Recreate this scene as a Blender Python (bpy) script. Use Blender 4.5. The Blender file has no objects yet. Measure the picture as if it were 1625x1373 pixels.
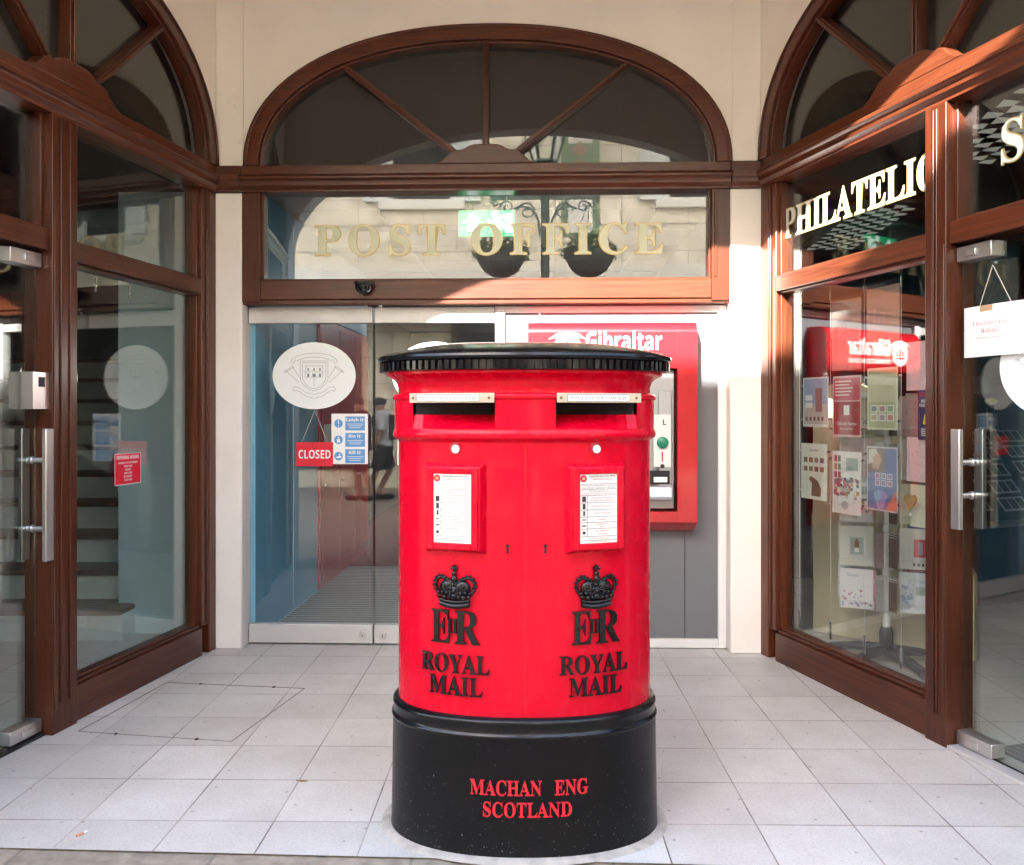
import bpy, bmesh, math, random
from mathutils import Vector, Matrix
random.seed(7)
sc = bpy.context.scene
col = sc.collection
R_ = math.radians
# ------------------------------------------------------------------ camera
cam = bpy.data.cameras.new('camera')
cam.sensor_width = 36.0
cam.lens = 36.0 * 1340 / 1625
cam.shift_y = -31.5 / 1625
cam.shift_x = 0.0
cam.clip_start = 0.05
cam.clip_end = 400
camo = bpy.data.objects.new('camera', cam)
col.objects.link(camo)
camo.location = (0, 0, 1.33)
camo.rotation_euler = (R_(90), 0, 0)
sc.camera = camo
# ------------------------------------------------------------------ light
SUN_AZ, SUN_EL = 22.0, 29.0          # light comes from behind, left of the camera
w = bpy.data.worlds.new('World'); sc.world = w; w.use_nodes = True
nt = w.node_tree
bg = nt.nodes['Background']
sky = nt.nodes.new('ShaderNodeTexSky'); sky.sky_type = 'NISHITA'; sky.sun_disc = False
sky.sun_elevation = R_(SUN_EL); sky.sun_rotation = R_(180 + SUN_AZ)
sky.air_density = 1.0; sky.dust_density = 1.5; sky.ozone_density = 0.6
nt.links.new(sky.outputs[0], bg.inputs['Color'])
bg.inputs['Strength'].default_value = 0.15
sl = bpy.data.lights.new('sun', 'SUN'); sl.energy = 5.0; sl.angle = R_(0.55); sl.color = (1, .95, .88)
so = bpy.data.objects.new('sun', sl); col.objects.link(so)
sd = Vector((math.sin(R_(SUN_AZ)) * math.cos(R_(SUN_EL)), math.cos(R_(SUN_AZ)) * math.cos(R_(SUN_EL)), -math.sin(R_(SUN_EL))))
so.rotation_euler = sd.to_track_quat('-Z', 'Y').to_euler()
so.location = (-8, -12, 12)
sc.view_settings.view_transform = 'Standard'
sc.view_settings.look = 'None'
sc.view_settings.exposure = 3.32
sc.view_settings.gamma = 1.0
sc.cycles.max_bounces = 10
sc.cycles.diffuse_bounces = 6
sc.cycles.transparent_max_bounces = 24
sc.cycles.glossy_bounces = 5
sc.cycles.caustics_reflective = False
sc.cycles.caustics_refractive = False
sc.cycles.sample_clamp_indirect = 6.0
sc.cycles.use_denoising = True

# ------------------------------------------------------------------ materials
MATS = {}
def mat(name, color, rough=.5, metal=0., coat=0., var=0., vscale=4., bump=0., bscale=40., stretch=None, emit=0., spec=.5, col2=None, rvar=0.):
    if name in MATS: return MATS[name]
    m = bpy.data.materials.new(name); m.use_nodes = True; MATS[name] = m
    t = m.node_tree; N = t.nodes; b = N['Principled BSDF']
    b.inputs['Base Color'].default_value = (*color, 1)
    b.inputs['Roughness'].default_value = rough
    b.inputs['Metallic'].default_value = metal
    b.inputs['Coat Weight'].default_value = coat
    b.inputs['Coat Roughness'].default_value = .08
    b.inputs['Specular IOR Level'].default_value = spec
    if emit:
        b.inputs['Emission Color'].default_value = (*color, 1); b.inputs['Emission Strength'].default_value = emit
    if var or bump or col2 or rvar:
        tc = N.new('ShaderNodeTexCoord'); mp = N.new('ShaderNodeMapping')
        t.links.new(tc.outputs['Object'], mp.inputs['Vector'])
        if stretch: mp.inputs['Scale'].default_value = stretch
    if var or col2:
        n = N.new('ShaderNodeTexNoise'); n.inputs['Scale'].default_value = vscale; n.inputs['Detail'].default_value = 7
        n.inputs['Roughness'].default_value = .62
        t.links.new(mp.outputs[0], n.inputs['Vector'])
        r = N.new('ShaderNodeValToRGB')
        c2 = col2 or tuple(c * (1 - var) for c in color)
        c1 = color if col2 else tuple(min(1, c * (1 + var)) for c in color)
        r.color_ramp.elements[0].position = .3; r.color_ramp.elements[1].position = .7
        r.color_ramp.elements[0].color = (*c2, 1); r.color_ramp.elements[1].color = (*c1, 1)
        t.links.new(n.outputs['Fac'], r.inputs['Fac']); t.links.new(r.outputs[0], b.inputs['Base Color'])
    if bump or rvar:
        n2 = N.new('ShaderNodeTexNoise'); n2.inputs['Scale'].default_value = bscale; n2.inputs['Detail'].default_value = 4
        t.links.new(mp.outputs[0], n2.inputs['Vector'])
        if bump:
            bp = N.new('ShaderNodeBump'); bp.inputs['Strength'].default_value = bump; bp.inputs['Distance'].default_value = .004
            t.links.new(n2.outputs['Fac'], bp.inputs['Height']); t.links.new(bp.outputs[0], b.inputs['Normal'])
        if rvar:
            mr = N.new('ShaderNodeMapRange'); mr.inputs[3].default_value = max(0, rough - rvar); mr.inputs[4].default_value = rough + rvar
            t.links.new(n2.outputs['Fac'], mr.inputs[0]); t.links.new(mr.outputs[0], b.inputs['Roughness'])
    return m

def wood(name, stretch):
    m = bpy.data.materials.new(name); m.use_nodes = True
    t = m.node_tree; N = t.nodes; b = N['Principled BSDF']; K = t.links.new
    tc = N.new('ShaderNodeTexCoord'); mp = N.new('ShaderNodeMapping'); mp.inputs['Scale'].default_value = stretch
    oi = N.new('ShaderNodeObjectInfo'); va = N.new('ShaderNodeVectorMath'); va.operation = 'ADD'; sc_ = N.new('ShaderNodeMath'); sc_.operation = 'MULTIPLY'; sc_.inputs[1].default_value = 37
    K(oi.outputs['Random'], sc_.inputs[0]); K(tc.outputs['Object'], va.inputs[0]); K(sc_.outputs[0], va.inputs[1]); K(va.outputs[0], mp.inputs['Vector'])
    n = N.new('ShaderNodeTexNoise'); n.inputs['Scale'].default_value = 1.0; n.inputs['Detail'].default_value = 8; n.inputs['Roughness'].default_value = .65
    n.inputs['Distortion'].default_value = .6
    K(mp.outputs[0], n.inputs['Vector'])
    r = N.new('ShaderNodeValToRGB'); e = r.color_ramp.elements
    e[0].position = .28; e[0].color = (.052, .0122, .006, 1)
    e[1].position = .72; e[1].color = (.152, .043, .017, 1)
    k = e.new(.5); k.color = (.100, .0265, .011, 1)
    K(n.outputs['Fac'], r.inputs['Fac'])
    n3 = N.new('ShaderNodeTexNoise'); n3.inputs['Scale'].default_value = 1.7; n3.inputs['Detail'].default_value = 3
    K(tc.outputs['Object'], n3.inputs['Vector'])
    mx = N.new('ShaderNodeMix'); mx.data_type = 'RGBA'; mx.blend_type = 'MULTIPLY'
    mr = N.new('ShaderNodeMapRange'); mr.inputs[1].default_value = .35; mr.inputs[2].default_value = .65; mr.inputs[3].default_value = 0.0; mr.inputs[4].default_value = .55
    K(n3.outputs['Fac'], mr.inputs[0]); K(mr.outputs[0], mx.inputs[0])
    K(r.outputs[0], mx.inputs[6]); mx.inputs[7].default_value = (.72, .6, .55, 1)
    hv = N.new('ShaderNodeHueSaturation'); mv = N.new('ShaderNodeMapRange'); mv.inputs[3].default_value = .66; mv.inputs[4].default_value = 1.05
    K(oi.outputs['Random'], mv.inputs[0]); K(mv.outputs[0], hv.inputs['Value']); K(mx.outputs[2], hv.inputs['Color']); K(hv.outputs[0], b.inputs['Base Color'])
    bp = N.new('ShaderNodeBump'); bp.inputs['Strength'].default_value = .25; bp.inputs['Distance'].default_value = .002
    K(n.outputs['Fac'], bp.inputs['Height']); K(bp.outputs[0], b.inputs['Normal'])
    b.inputs['Roughness'].default_value = .29; b.inputs['Specular IOR Level'].default_value = .38; b.inputs['Coat Weight'].default_value = .12; b.inputs['Coat Roughness'].default_value = .2
    MATS[name] = m
    return m
WZ = wood('wood_upright', (70, 70, 2.2)); WX = wood('wood_level', (2.2, 70, 70))

def glass(name, tint=(.93, .97, .95), r0=.09, boost=1.0):
    m = bpy.data.materials.new(name); m.use_nodes = True; t = m.node_tree; N = t.nodes; K = t.links.new
    N.clear(); out = N.new('ShaderNodeOutputMaterial')
    tr = N.new('ShaderNodeBsdfTransparent'); tr.inputs[0].default_value = (*tint, 1)
    gl = N.new('ShaderNodeBsdfGlossy'); gl.inputs['Roughness'].default_value = 0.0; gl.inputs[0].default_value = (1, 1, 1, 1)
    lw = N.new('ShaderNodeLayerWeight'); lw.inputs['Blend'].default_value = .5
    p = N.new('ShaderNodeMath'); p.operation = 'POWER'; p.inputs[1].default_value = 5
    K(lw.outputs['Facing'], p.inputs[0])
    mr = N.new('ShaderNodeMapRange'); mr.inputs[3].default_value = r0 * boost; mr.inputs[4].default_value = 1
    K(p.outputs[0], mr.inputs[0])
    mx = N.new('ShaderNodeMixShader'); K(mr.outputs[0], mx.inputs[0]); K(tr.outputs[0], mx.inputs[1]); K(gl.outputs[0], mx.inputs[2])
    K(mx.outputs[0], out.inputs[0]); MATS[name] = m
    return m
GL = glass('window_glass', (.93, .97, .95), .11); GDOOR = glass('door_glass', (.95, .975, .965), .052); GSHOP = glass('shop_glass', (.95, .97, .96), .07); GFAN = glass('fanlight_glass', (.9, .92, .9), .045); GD = glass('acrylic', (.97, .99, .98), .04)

def frosted(name, color, alpha):
    m = bpy.data.materials.new(name); m.use_nodes = True; t = m.node_tree; N = t.nodes; K = t.links.new
    b = N['Principled BSDF']; b.inputs['Base Color'].default_value = (*color, 1); b.inputs['Roughness'].default_value = .45
    tr = N.new('ShaderNodeBsdfTransparent'); mx = N.new('ShaderNodeMixShader'); mx.inputs[0].default_value = alpha
    out = N['Material Output']; K(tr.outputs[0], mx.inputs[1]); K(b.outputs[0], mx.inputs[2]); K(mx.outputs[0], out.inputs[0])
    MATS[name] = m
    return m

def tiles(name):
    m = bpy.data.materials.new(name); m.use_nodes = True; t = m.node_tree; N = t.nodes; K = t.links.new
    b = N['Principled BSDF']
    tc = N.new('ShaderNodeTexCoord'); mp = N.new('ShaderNodeMapping')
    mp.inputs['Rotation'].default_value = (0, 0, R_(.85)); mp.inputs['Location'].default_value = (.815, -3.046, 0)
    K(tc.outputs['Object'], mp.inputs['Vector'])
    br = N.new('ShaderNodeTexBrick'); br.offset = 0; br.squash = 1
    br.inputs['Scale'].default_value = 1; br.inputs['Brick Width'].default_value = .3125; br.inputs['Row Height'].default_value = .3098
    br.inputs['Mortar Size'].default_value = .0026; br.inputs['Mortar Smooth'].default_value = .15; br.inputs['Bias'].default_value = 0
    br.inputs['Color1'].default_value = (.655, .65, .625, 1); br.inputs['Color2'].default_value = (.57, .563, .54, 1); br.inputs['Mortar'].default_value = (.31, .29, .265, 1)
    K(mp.outputs[0], br.inputs['Vector'])
    ng = N.new('ShaderNodeTexNoise'); ng.inputs['Scale'].default_value = 3.1; ng.inputs['Detail'].default_value = 5; K(tc.outputs['Object'], ng.inputs['Vector'])
    rg = N.new('ShaderNodeValToRGB'); rg.color_ramp.elements[0].position = .38; rg.color_ramp.elements[1].position = .62
    rg.color_ramp.elements[0].color = (.15, .135, .12, 1); rg.color_ramp.elements[1].color = (.46, .44, .41, 1); K(ng.outputs['Fac'], rg.inputs['Fac']); K(rg.outputs[0], br.inputs['Mortar'])
    n = N.new('ShaderNodeTexNoise'); n.inputs['Scale'].default_value = 2.2; n.inputs['Detail'].default_value = 9; n.inputs['Roughness'].default_value = .7
    K(tc.outputs['Object'], n.inputs['Vector'])
    r = N.new('ShaderNodeValToRGB'); r.color_ramp.elements[0].position = .3; r.color_ramp.elements[1].position = .72
    r.color_ramp.elements[0].color = (.80, .78, .76, 1); r.color_ramp.elements[1].color = (1.06, 1.06, 1.06, 1)
    K(n.outputs['Fac'], r.inputs['Fac'])
    mx = N.new('ShaderNodeMix'); mx.data_type = 'RGBA'; mx.blend_type = 'MULTIPLY'; mx.inputs[0].default_value = 1
    K(br.outputs[0], mx.inputs[6]); K(r.outputs[0], mx.inputs[7])
    # dark specks of old gum and grit
    v = N.new('ShaderNodeTexVoronoi'); v.voronoi_dimensions = '2D'; v.inputs['Scale'].default_value = 4.2; v.inputs['Randomness'].default_value = 1
    nd = N.new('ShaderNodeTexNoise'); nd.inputs['Scale'].default_value = 60
    vm = N.new('ShaderNodeMix'); vm.data_type = 'VECTOR'; vm.inputs[0].default_value = .012
    K(tc.outputs['Object'], nd.inputs['Vector']); K(tc.outputs['Object'], vm.inputs[4]); K(nd.outputs['Color'], vm.inputs[5]); K(vm.outputs[1], v.inputs['Vector'])
    cr = N.new('ShaderNodeValToRGB'); cr.color_ramp.elements[0].position = .014; cr.color_ramp.elements[1].position = .028
    cr.color_ramp.elements[0].color = (.22, .19, .17, 1); cr.color_ramp.elements[1].color = (1, 1, 1, 1)
    K(v.outputs['Distance'], cr.inputs['Fac'])
    mx2 = N.new('ShaderNodeMix'); mx2.data_type = 'RGBA'; mx2.blend_type = 'MULTIPLY'; mx2.inputs[0].default_value = .62
    K(mx.outputs[2], mx2.inputs[6]); K(cr.outputs[0], mx2.inputs[7])
    n4 = N.new('ShaderNodeTexNoise'); n4.inputs['Scale'].default_value = 120; n4.inputs['Detail'].default_value = 3
    K(tc.outputs['Object'], n4.inputs['Vector'])
    r4 = N.new('ShaderNodeValToRGB'); r4.color_ramp.elements[0].position = .32; r4.color_ramp.elements[1].position = .55
    r4.color_ramp.elements[0].color = (.86, .85, .84, 1); r4.color_ramp.elements[1].color = (1, 1, 1, 1)
    K(n4.outputs['Fac'], r4.inputs['Fac'])
    mx3 = N.new('ShaderNodeMix'); mx3.data_type = 'RGBA'; mx3.blend_type = 'MULTIPLY'; mx3.inputs[0].default_value = 1
    K(mx2.outputs[2], mx3.inputs[6]); K(r4.outputs[0], mx3.inputs[7])
    K(mx3.outputs[2], b.inputs['Base Color'])
    bp = N.new('ShaderNodeBump'); bp.inputs['Strength'].default_value = .5; bp.inputs['Distance'].default_value = .003; bp.invert = True
    K(br.outputs['Fac'], bp.inputs['Height']); K(bp.outputs[0], b.inputs['Normal'])
    mr = N.new('ShaderNodeMapRange'); mr.inputs[3].default_value = .34; mr.inputs[4].default_value = .62
    K(n.outputs['Fac'], mr.inputs[0]); K(mr.outputs[0], b.inputs['Roughness'])
    MATS[name] = m
    return m
TILE = tiles('floor_tiles')

def stripes(name, c1, c2, pitch, duty=.5, axis=1, rough=.45, metal=0.):
    m = bpy.data.materials.new(name); m.use_nodes = True; t = m.node_tree; N = t.nodes; K = t.links.new
    b = N['Principled BSDF']; tc = N.new('ShaderNodeTexCoord'); sp = N.new('ShaderNodeSeparateXYZ'); K(tc.outputs['Object'], sp.inputs[0])
    d = N.new('ShaderNodeMath'); d.operation = 'DIVIDE'; d.inputs[1].default_value = pitch; K(sp.outputs[axis], d.inputs[0])
    f = N.new('ShaderNodeMath'); f.operation = 'FRACT'; K(d.outputs[0], f.inputs[0])
    g = N.new('ShaderNodeMath'); g.operation = 'GREATER_THAN'; g.inputs[1].default_value = duty; K(f.outputs[0], g.inputs[0])
    n = N.new('ShaderNodeTexNoise'); n.inputs['Scale'].default_value = 14; n.inputs['Detail'].default_value = 5; K(tc.outputs['Object'], n.inputs['Vector'])
    mx = N.new('ShaderNodeMix'); mx.data_type = 'RGBA'; K(g.outputs[0], mx.inputs[0]); mx.inputs[6].default_value = (*c1, 1); mx.inputs[7].default_value = (*c2, 1)
    m2 = N.new('ShaderNodeMix'); m2.data_type = 'RGBA'; m2.blend_type = 'MULTIPLY'; m2.inputs[0].default_value = .7
    K(mx.outputs[2], m2.inputs[6]); K(n.outputs['Color'], m2.inputs[7])
    K(mx.outputs[2], b.inputs['Base Color']); b.inputs['Roughness'].default_value = rough; b.inputs['Metallic'].default_value = metal
    MATS[name] = m
    return m

def stone(name, c1, c2, mortar, bw, bh, msize=.006, rough=.8, bump=.6):
    m = bpy.data.materials.new(name); m.use_nodes = True; t = m.node_tree; N = t.nodes; K = t.links.new
    b = N['Principled BSDF']; tc = N.new('ShaderNodeTexCoord'); sp = N.new('ShaderNodeSeparateXYZ'); cb = N.new('ShaderNodeCombineXYZ')
    K(tc.outputs['Object'], sp.inputs[0]); K(sp.outputs[0], cb.inputs[0]); K(sp.outputs[2], cb.inputs[1])
    br = N.new('ShaderNodeTexBrick'); br.inputs['Scale'].default_value = 1; br.inputs['Brick Width'].default_value = bw; br.inputs['Row Height'].default_value = bh
    br.inputs['Mortar Size'].default_value = msize; br.inputs['Color1'].default_value = (*c1, 1); br.inputs['Color2'].default_value = (*c2, 1); br.inputs['Mortar'].default_value = (*mortar, 1)
    K(cb.outputs[0], br.inputs['Vector'])
    n = N.new('ShaderNodeTexNoise'); n.inputs['Scale'].default_value = 3; n.inputs['Detail'].default_value = 8; K(tc.outputs['Object'], n.inputs['Vector'])
    r = N.new('ShaderNodeValToRGB'); r.color_ramp.elements[0].color = (.7, .68, .65, 1); r.color_ramp.elements[1].color = (1.1, 1.1, 1.1, 1)
    r.color_ramp.elements[0].position = .3; r.color_ramp.elements[1].position = .7
    K(n.outputs['Fac'], r.inputs['Fac'])
    mx = N.new('ShaderNodeMix'); mx.data_type = 'RGBA'; mx.blend_type = 'MULTIPLY'; mx.inputs[0].default_value = 1
    K(br.outputs[0], mx.inputs[6]); K(r.outputs[0], mx.inputs[7]); K(mx.outputs[2], b.inputs['Base Color'])
    bp = N.new('ShaderNodeBump'); bp.inputs['Strength'].default_value = bump; bp.inputs['Distance'].default_value = .01; bp.invert = True
    K(br.outputs['Fac'], bp.inputs['Height']); K(bp.outputs[0], b.inputs['Normal'])
    b.inputs['Roughness'].default_value = rough; MATS[name] = m
    return m

def speckled(name, base, speck, rough, scale=55, thr=.69):
    m = bpy.data.materials.new(name); m.use_nodes = True; t = m.node_tree; N = t.nodes; K = t.links.new
    b = N['Principled BSDF']; b.inputs['Specular IOR Level'].default_value = .22; tc = N.new('ShaderNodeTexCoord')
    n = N.new('ShaderNodeTexNoise'); n.inputs['Scale'].default_value = scale; n.inputs['Detail'].default_value = 2; K(tc.outputs['Object'], n.inputs['Vector'])
    # more grit near the ground, where shoes and brooms reach
    sp = N.new('ShaderNodeSeparateXYZ'); K(tc.outputs['Object'], sp.inputs[0])
    mz = N.new('ShaderNodeMapRange'); mz.inputs[1].default_value = 0; mz.inputs[2].default_value = .3; mz.inputs[3].default_value = .06; mz.inputs[4].default_value = 0
    K(sp.outputs[2], mz.inputs[0]); ad = N.new('ShaderNodeMath'); K(n.outputs['Fac'], ad.inputs[0]); K(mz.outputs[0], ad.inputs[1])
    r = N.new('ShaderNodeValToRGB'); r.color_ramp.elements[0].position = thr; r.color_ramp.elements[1].position = thr + .05
    r.color_ramp.elements[0].color = (*base, 1); r.color_ramp.elements[1].color = (*speck, 1)
    K(ad.outputs[0], r.inputs['Fac']); K(r.outputs[0], b.inputs['Base Color'])
    n2 = N.new('ShaderNodeTexNoise'); n2.inputs['Scale'].default_value = 9; n2.inputs['Detail'].default_value = 6; K(tc.outputs['Object'], n2.inputs['Vector'])
    mr = N.new('ShaderNodeMapRange'); mr.inputs[3].default_value = rough - .1; mr.inputs[4].default_value = rough + .14; K(n2.outputs['Fac'], mr.inputs[0]); K(mr.outputs[0], b.inputs['Roughness'])
    n3 = N.new('ShaderNodeTexNoise'); n3.inputs['Scale'].default_value = 70; K(tc.outputs['Object'], n3.inputs['Vector'])
    bp = N.new('ShaderNodeBump'); bp.inputs['Strength'].default_value = .12; bp.inputs['Distance'].default_value = .004; K(n3.outputs['Fac'], bp.inputs['Height']); K(bp.outputs[0], b.inputs['Normal'])
    MATS[name] = m
    return m

PLASTER = mat('cream_plaster', (.88, .82, .745), .75, var=.035, vscale=2.5, bump=.12, bscale=60)
PILASTER = mat('pale_plaster', (.86, .825, .775), .7, var=.04, vscale=3, bump=.12, bscale=60)
RED = mat('post_red', (.55, .0012, .019), .27, coat=.16, spec=.12, var=.04, vscale=5, bump=.10, bscale=38, stretch=(1, 1, .3), rvar=.04)
BLACKG = mat('gloss_black', (.006, .006, .007), .16, coat=.12, spec=.28, bump=.12, bscale=60)
PLINTH = speckled('plinth_black', (.006, .006, .007), (.22, .20, .18), .34, 150, .735)
BLACK = mat('matt_black', (.01, .01, .01), .6)
VOID = mat('dark_void', (.004, .004, .004), .9)
STEEL = mat('brushed_steel', (.62, .61, .6), .32, metal=.9, bump=.05, bscale=8, stretch=(80, 80, 1), rvar=.06)
ALU = mat('silver_paint', (.58, .575, .57), .38, metal=.25, var=.03)
WHITEF = mat('white_frame', (.72, .72, .72), .4, var=.02)
WHITE = mat('white_paper', (.82, .82, .82), .6)
GREY = mat('grey_panel', (.15, .155, .17), .33, var=.05, vscale=3)
BLUE = mat('blue_wall', (.19, .50, .72), .42, var=.05, vscale=2.5, bump=.05)
LBLUE = mat('pale_blue_trim', (.35, .55, .68), .5)
CABRED = mat('cabinet_red', (.60, .006, .02), .32, coat=.0, var=.06, spec=.3)
BRED = mat('bright_red', (.66, .012, .04), .25, coat=.3, var=.03)
ATMRED = mat('machine_red', (.50, .010, .016), .22, coat=.5, var=.04)
SIGNRED = mat('sign_red', (.66, .01, .035), .4)
SIGNBLUE = mat('sign_blue', (.10, .30, .62), .45)
CREAM = mat('cream_panel', (.76, .69, .50), .55, var=.03)
BLIND = mat('dark_blind', (.026, .022, .017), .85, var=.25, vscale=200)
CEIL = mat('ceiling_board', (.33, .36, .37), .8, var=.03)
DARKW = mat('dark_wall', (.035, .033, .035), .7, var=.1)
GREYW = mat('grey_green_wall', (.16, .2, .2), .7, var=.06)
RISER = mat('grey_riser', (.70, .77, .77), .6, var=.06, bump=.05)
NOSE = mat('wood_nosing', (.13, .08, .045), .5, var=.3, vscale=6, stretch=(1, 12, 12))
GOLD = mat('gold_leaf', (.55, .42, .17), .35, metal=.4)
CHROME = mat('chrome', (.75, .75, .75), .12, metal=1)
WIRE = mat('white_wire', (.7, .7, .68), .35, metal=.3)
GREEN = mat('sign_green', (.02, .42, .16), .4, emit=.25)
EWHITE = mat('sign_white', (.8, .9, .85), .4, emit=.3)
CREST_LINE = mat('crest_grey', (.20, .25, .25), .6)
FROST = frosted('frosted_vinyl', (.88, .93, .93), .96)
LETTER = frosted('pale_vinyl', (.72, .76, .58), .88)
LETTERW = frosted('mint_vinyl', (.68, .78, .72), .95)
MATS_ = stripes('matting', (.012, .013, .014), (.42, .43, .43), .058, .5)
MATL = stripes('matting_fine', (.05, .06, .06), (.22, .25, .25), .035, .78)
INK = mat('black_ink', (.02, .02, .025), .6)
REDINK = mat('red_ink', (.45, .02, .05), .6)
LAMP = mat('lamp_panel', (.95, .97, 1), .5, emit=1.3)

def scuffs(m, tint, scale, thr, stretch, amount):
    t = m.node_tree; N = t.nodes; K = t.links.new; b = N['Principled BSDF']; src = b.inputs['Base Color'].links[0].from_socket
    tc = N.new('ShaderNodeTexCoord'); mp = N.new('ShaderNodeMapping'); mp.inputs['Scale'].default_value = stretch; K(tc.outputs['Object'], mp.inputs['Vector'])
    n = N.new('ShaderNodeTexNoise'); n.inputs['Scale'].default_value = scale; n.inputs['Detail'].default_value = 6; n.inputs['Roughness'].default_value = .7; K(mp.outputs[0], n.inputs['Vector'])
    r = N.new('ShaderNodeMapRange'); r.inputs[1].default_value = thr; r.inputs[2].default_value = thr + .05; r.inputs[4].default_value = amount; K(n.outputs['Fac'], r.inputs[0])
    x = N.new('ShaderNodeMix'); x.data_type = 'RGBA'; K(r.outputs[0], x.inputs[0]); K(src, x.inputs[6]); x.inputs[7].default_value = (*tint, 1)
    K(x.outputs[2], b.inputs['Base Color'])
scuffs(PLASTER, (.62, .55, .46), 3.0, .645, (1, 1, .5), .45)
scuffs(PILASTER, (.55, .50, .44), 7.0, .67, (1.6, 1.6, .6), .5)
scuffs(RED, (.30, .002, .012), 26, .735, (1, 1, .7), .7)
scuffs(WZ, (.26, .16, .10), 1.0, .70, (30, 30, 3), .45)
scuffs(WX, (.26, .16, .10), 1.0, .70, (3, 30, 30), .45)

# ------------------------------------------------------------------ mesh helper
class MB:
    def __init__(s): s.v = []; s.f = []; s.fm = []; s.m = []; s.cur = 0
    def use(s, m):
        if m not in s.m: s.m.append(m)
        s.cur = s.m.index(m); return s
    def add(s, vs, fs):
        k = len(s.v); s.v += [tuple(v) for v in vs]
        for f in fs: s.f.append(tuple(i + k for i in f)); s.fm.append(s.cur)
        return s
    def box(s, x0, x1, y0, y1, z0, z1):
        vs = [(x0, y0, z0), (x1, y0, z0), (x1, y1, z0), (x0, y1, z0), (x0, y0, z1), (x1, y0, z1), (x1, y1, z1), (x0, y1, z1)]
        return s.add(vs, [(0, 3, 2, 1), (4, 5, 6, 7), (0, 1, 5, 4), (1, 2, 6, 5), (2, 3, 7, 6), (3, 0, 4, 7)])
    def quad(s, a, b, c, d): return s.add([a, b, c, d], [(0, 1, 2, 3)])
    def rect(s, x0, x1, z0, z1, y): return s.quad((x0, y, z0), (x1, y, z0), (x1, y, z1), (x0, y, z1))
    def prism_xz(s, pts, y0, y1):
        n = len(pts); vs = [(p[0], y0, p[1]) for p in pts] + [(p[0], y1, p[1]) for p in pts]
        fs = [tuple(range(n)), tuple(range(2 * n - 1, n - 1, -1))] + [(i, i + n, (i + 1) % n + n, (i + 1) % n) for i in range(n)]
        return s.add(vs, fs)
    def prism_xy(s, pts, z0, z1):
        n = len(pts); vs = [(p[0], p[1], z0) for p in pts] + [(p[0], p[1], z1) for p in pts]
        fs = [tuple(range(n - 1, -1, -1)), tuple(range(n, 2 * n))] + [(i, (i + 1) % n, (i + 1) % n + n, i + n) for i in range(n)]
        return s.add(vs, fs)
    def prism_yz(s, pts, x0, x1):
        n = len(pts); vs = [(x0, p[0], p[1]) for p in pts] + [(x1, p[0], p[1]) for p in pts]
        fs = [tuple(range(n)), tuple(range(2 * n - 1, n - 1, -1))] + [(i, i + n, (i + 1) % n + n, (i + 1) % n) for i in range(n)]
        return s.add(vs, fs)
    def bar(s, p, q, wd, y0, y1):
        d = Vector((q[0] - p[0], q[1] - p[1])).normalized() * wd / 2; n = Vector((-d.y, d.x))
        return s.prism_xz([(p[0] + n.x, p[1] + n.y), (p[0] - n.x, p[1] - n.y), (q[0] - n.x, q[1] - n.y), (q[0] + n.x, q[1] + n.y)], y0, y1)
    def tube(s, pts, r, n=8, caps=True, flat=None):
        pts = [Vector(p) for p in pts]; rs = r if isinstance(r, (list, tuple)) else [r] * len(pts)
        k = len(s.v); up = None; vs = []
        for i, p in enumerate(pts):
            d = (pts[min(i + 1, len(pts) - 1)] - pts[max(i - 1, 0)]).normalized()
            if up is None:
                up = Vector((0, 0, 1)) if abs(d.z) < .9 else Vector((0, 1, 0))
            a = d.cross(up).normalized(); b = a.cross(d).normalized(); up = b
            for j in range(n):
                t = 2 * math.pi * j / n
                vs.append(p + (a * math.cos(t) * (flat or 1) + b * math.sin(t)) * rs[i])
        fs = []
        for i in range(len(pts) - 1):
            for j in range(n):
                fs.append((i * n + j, i * n + (j + 1) % n, (i + 1) * n + (j + 1) % n, (i + 1) * n + j))
        if caps: fs += [tuple(range(n - 1, -1, -1)), tuple(range((len(pts) - 1) * n, len(pts) * n))]
        return s.add(vs, fs)
    def lathe(s, prof, c=(0, 0, 0), n=24, axis='z'):
        vs = []; fs = []
        for (r, h) in prof:
            for j in range(n):
                t = 2 * math.pi * j / n; a, b = r * math.cos(t), r * math.sin(t)
                if axis == 'z': vs.append((c[0] + a, c[1] + b, c[2] + h))
                else: vs.append((c[0] + a, c[1] + h, c[2] + b))
        for i in range(len(prof) - 1):
            for j in range(n): fs.append((i * n + j, i * n + (j + 1) % n, (i + 1) * n + (j + 1) % n, (i + 1) * n + j))
        fs += [tuple(range(n - 1, -1, -1)), tuple(range((len(prof) - 1) * n, len(prof) * n))]
        return s.add(vs, fs)
    def ball(s, c, rx, ry=None, rz=None, n=10, m=6):
        ry = ry or rx; rz = rz or rx; vs = [(c[0], c[1], c[2] - rz)]; fs = []
        for i in range(1, m):
            p = math.pi * i / m - math.pi / 2
            for j in range(n):
                t = 2 * math.pi * j / n; vs.append((c[0] + rx * math.cos(p) * math.cos(t), c[1] + ry * math.cos(p) * math.sin(t), c[2] + rz * math.sin(p)))
        vs.append((c[0], c[1], c[2] + rz)); L = len(vs) - 1
        for j in range(n):
            fs.append((0, 1 + (j + 1) % n, 1 + j)); fs.append((L, 1 + (m - 2) * n + j, 1 + (m - 2) * n + (j + 1) % n))
            for i in range(m - 2): fs.append((1 + i * n + j, 1 + i * n + (j + 1) % n, 1 + (i + 1) * n + (j + 1) % n, 1 + (i + 1) * n + j))
        return s.add(vs, fs)
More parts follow.
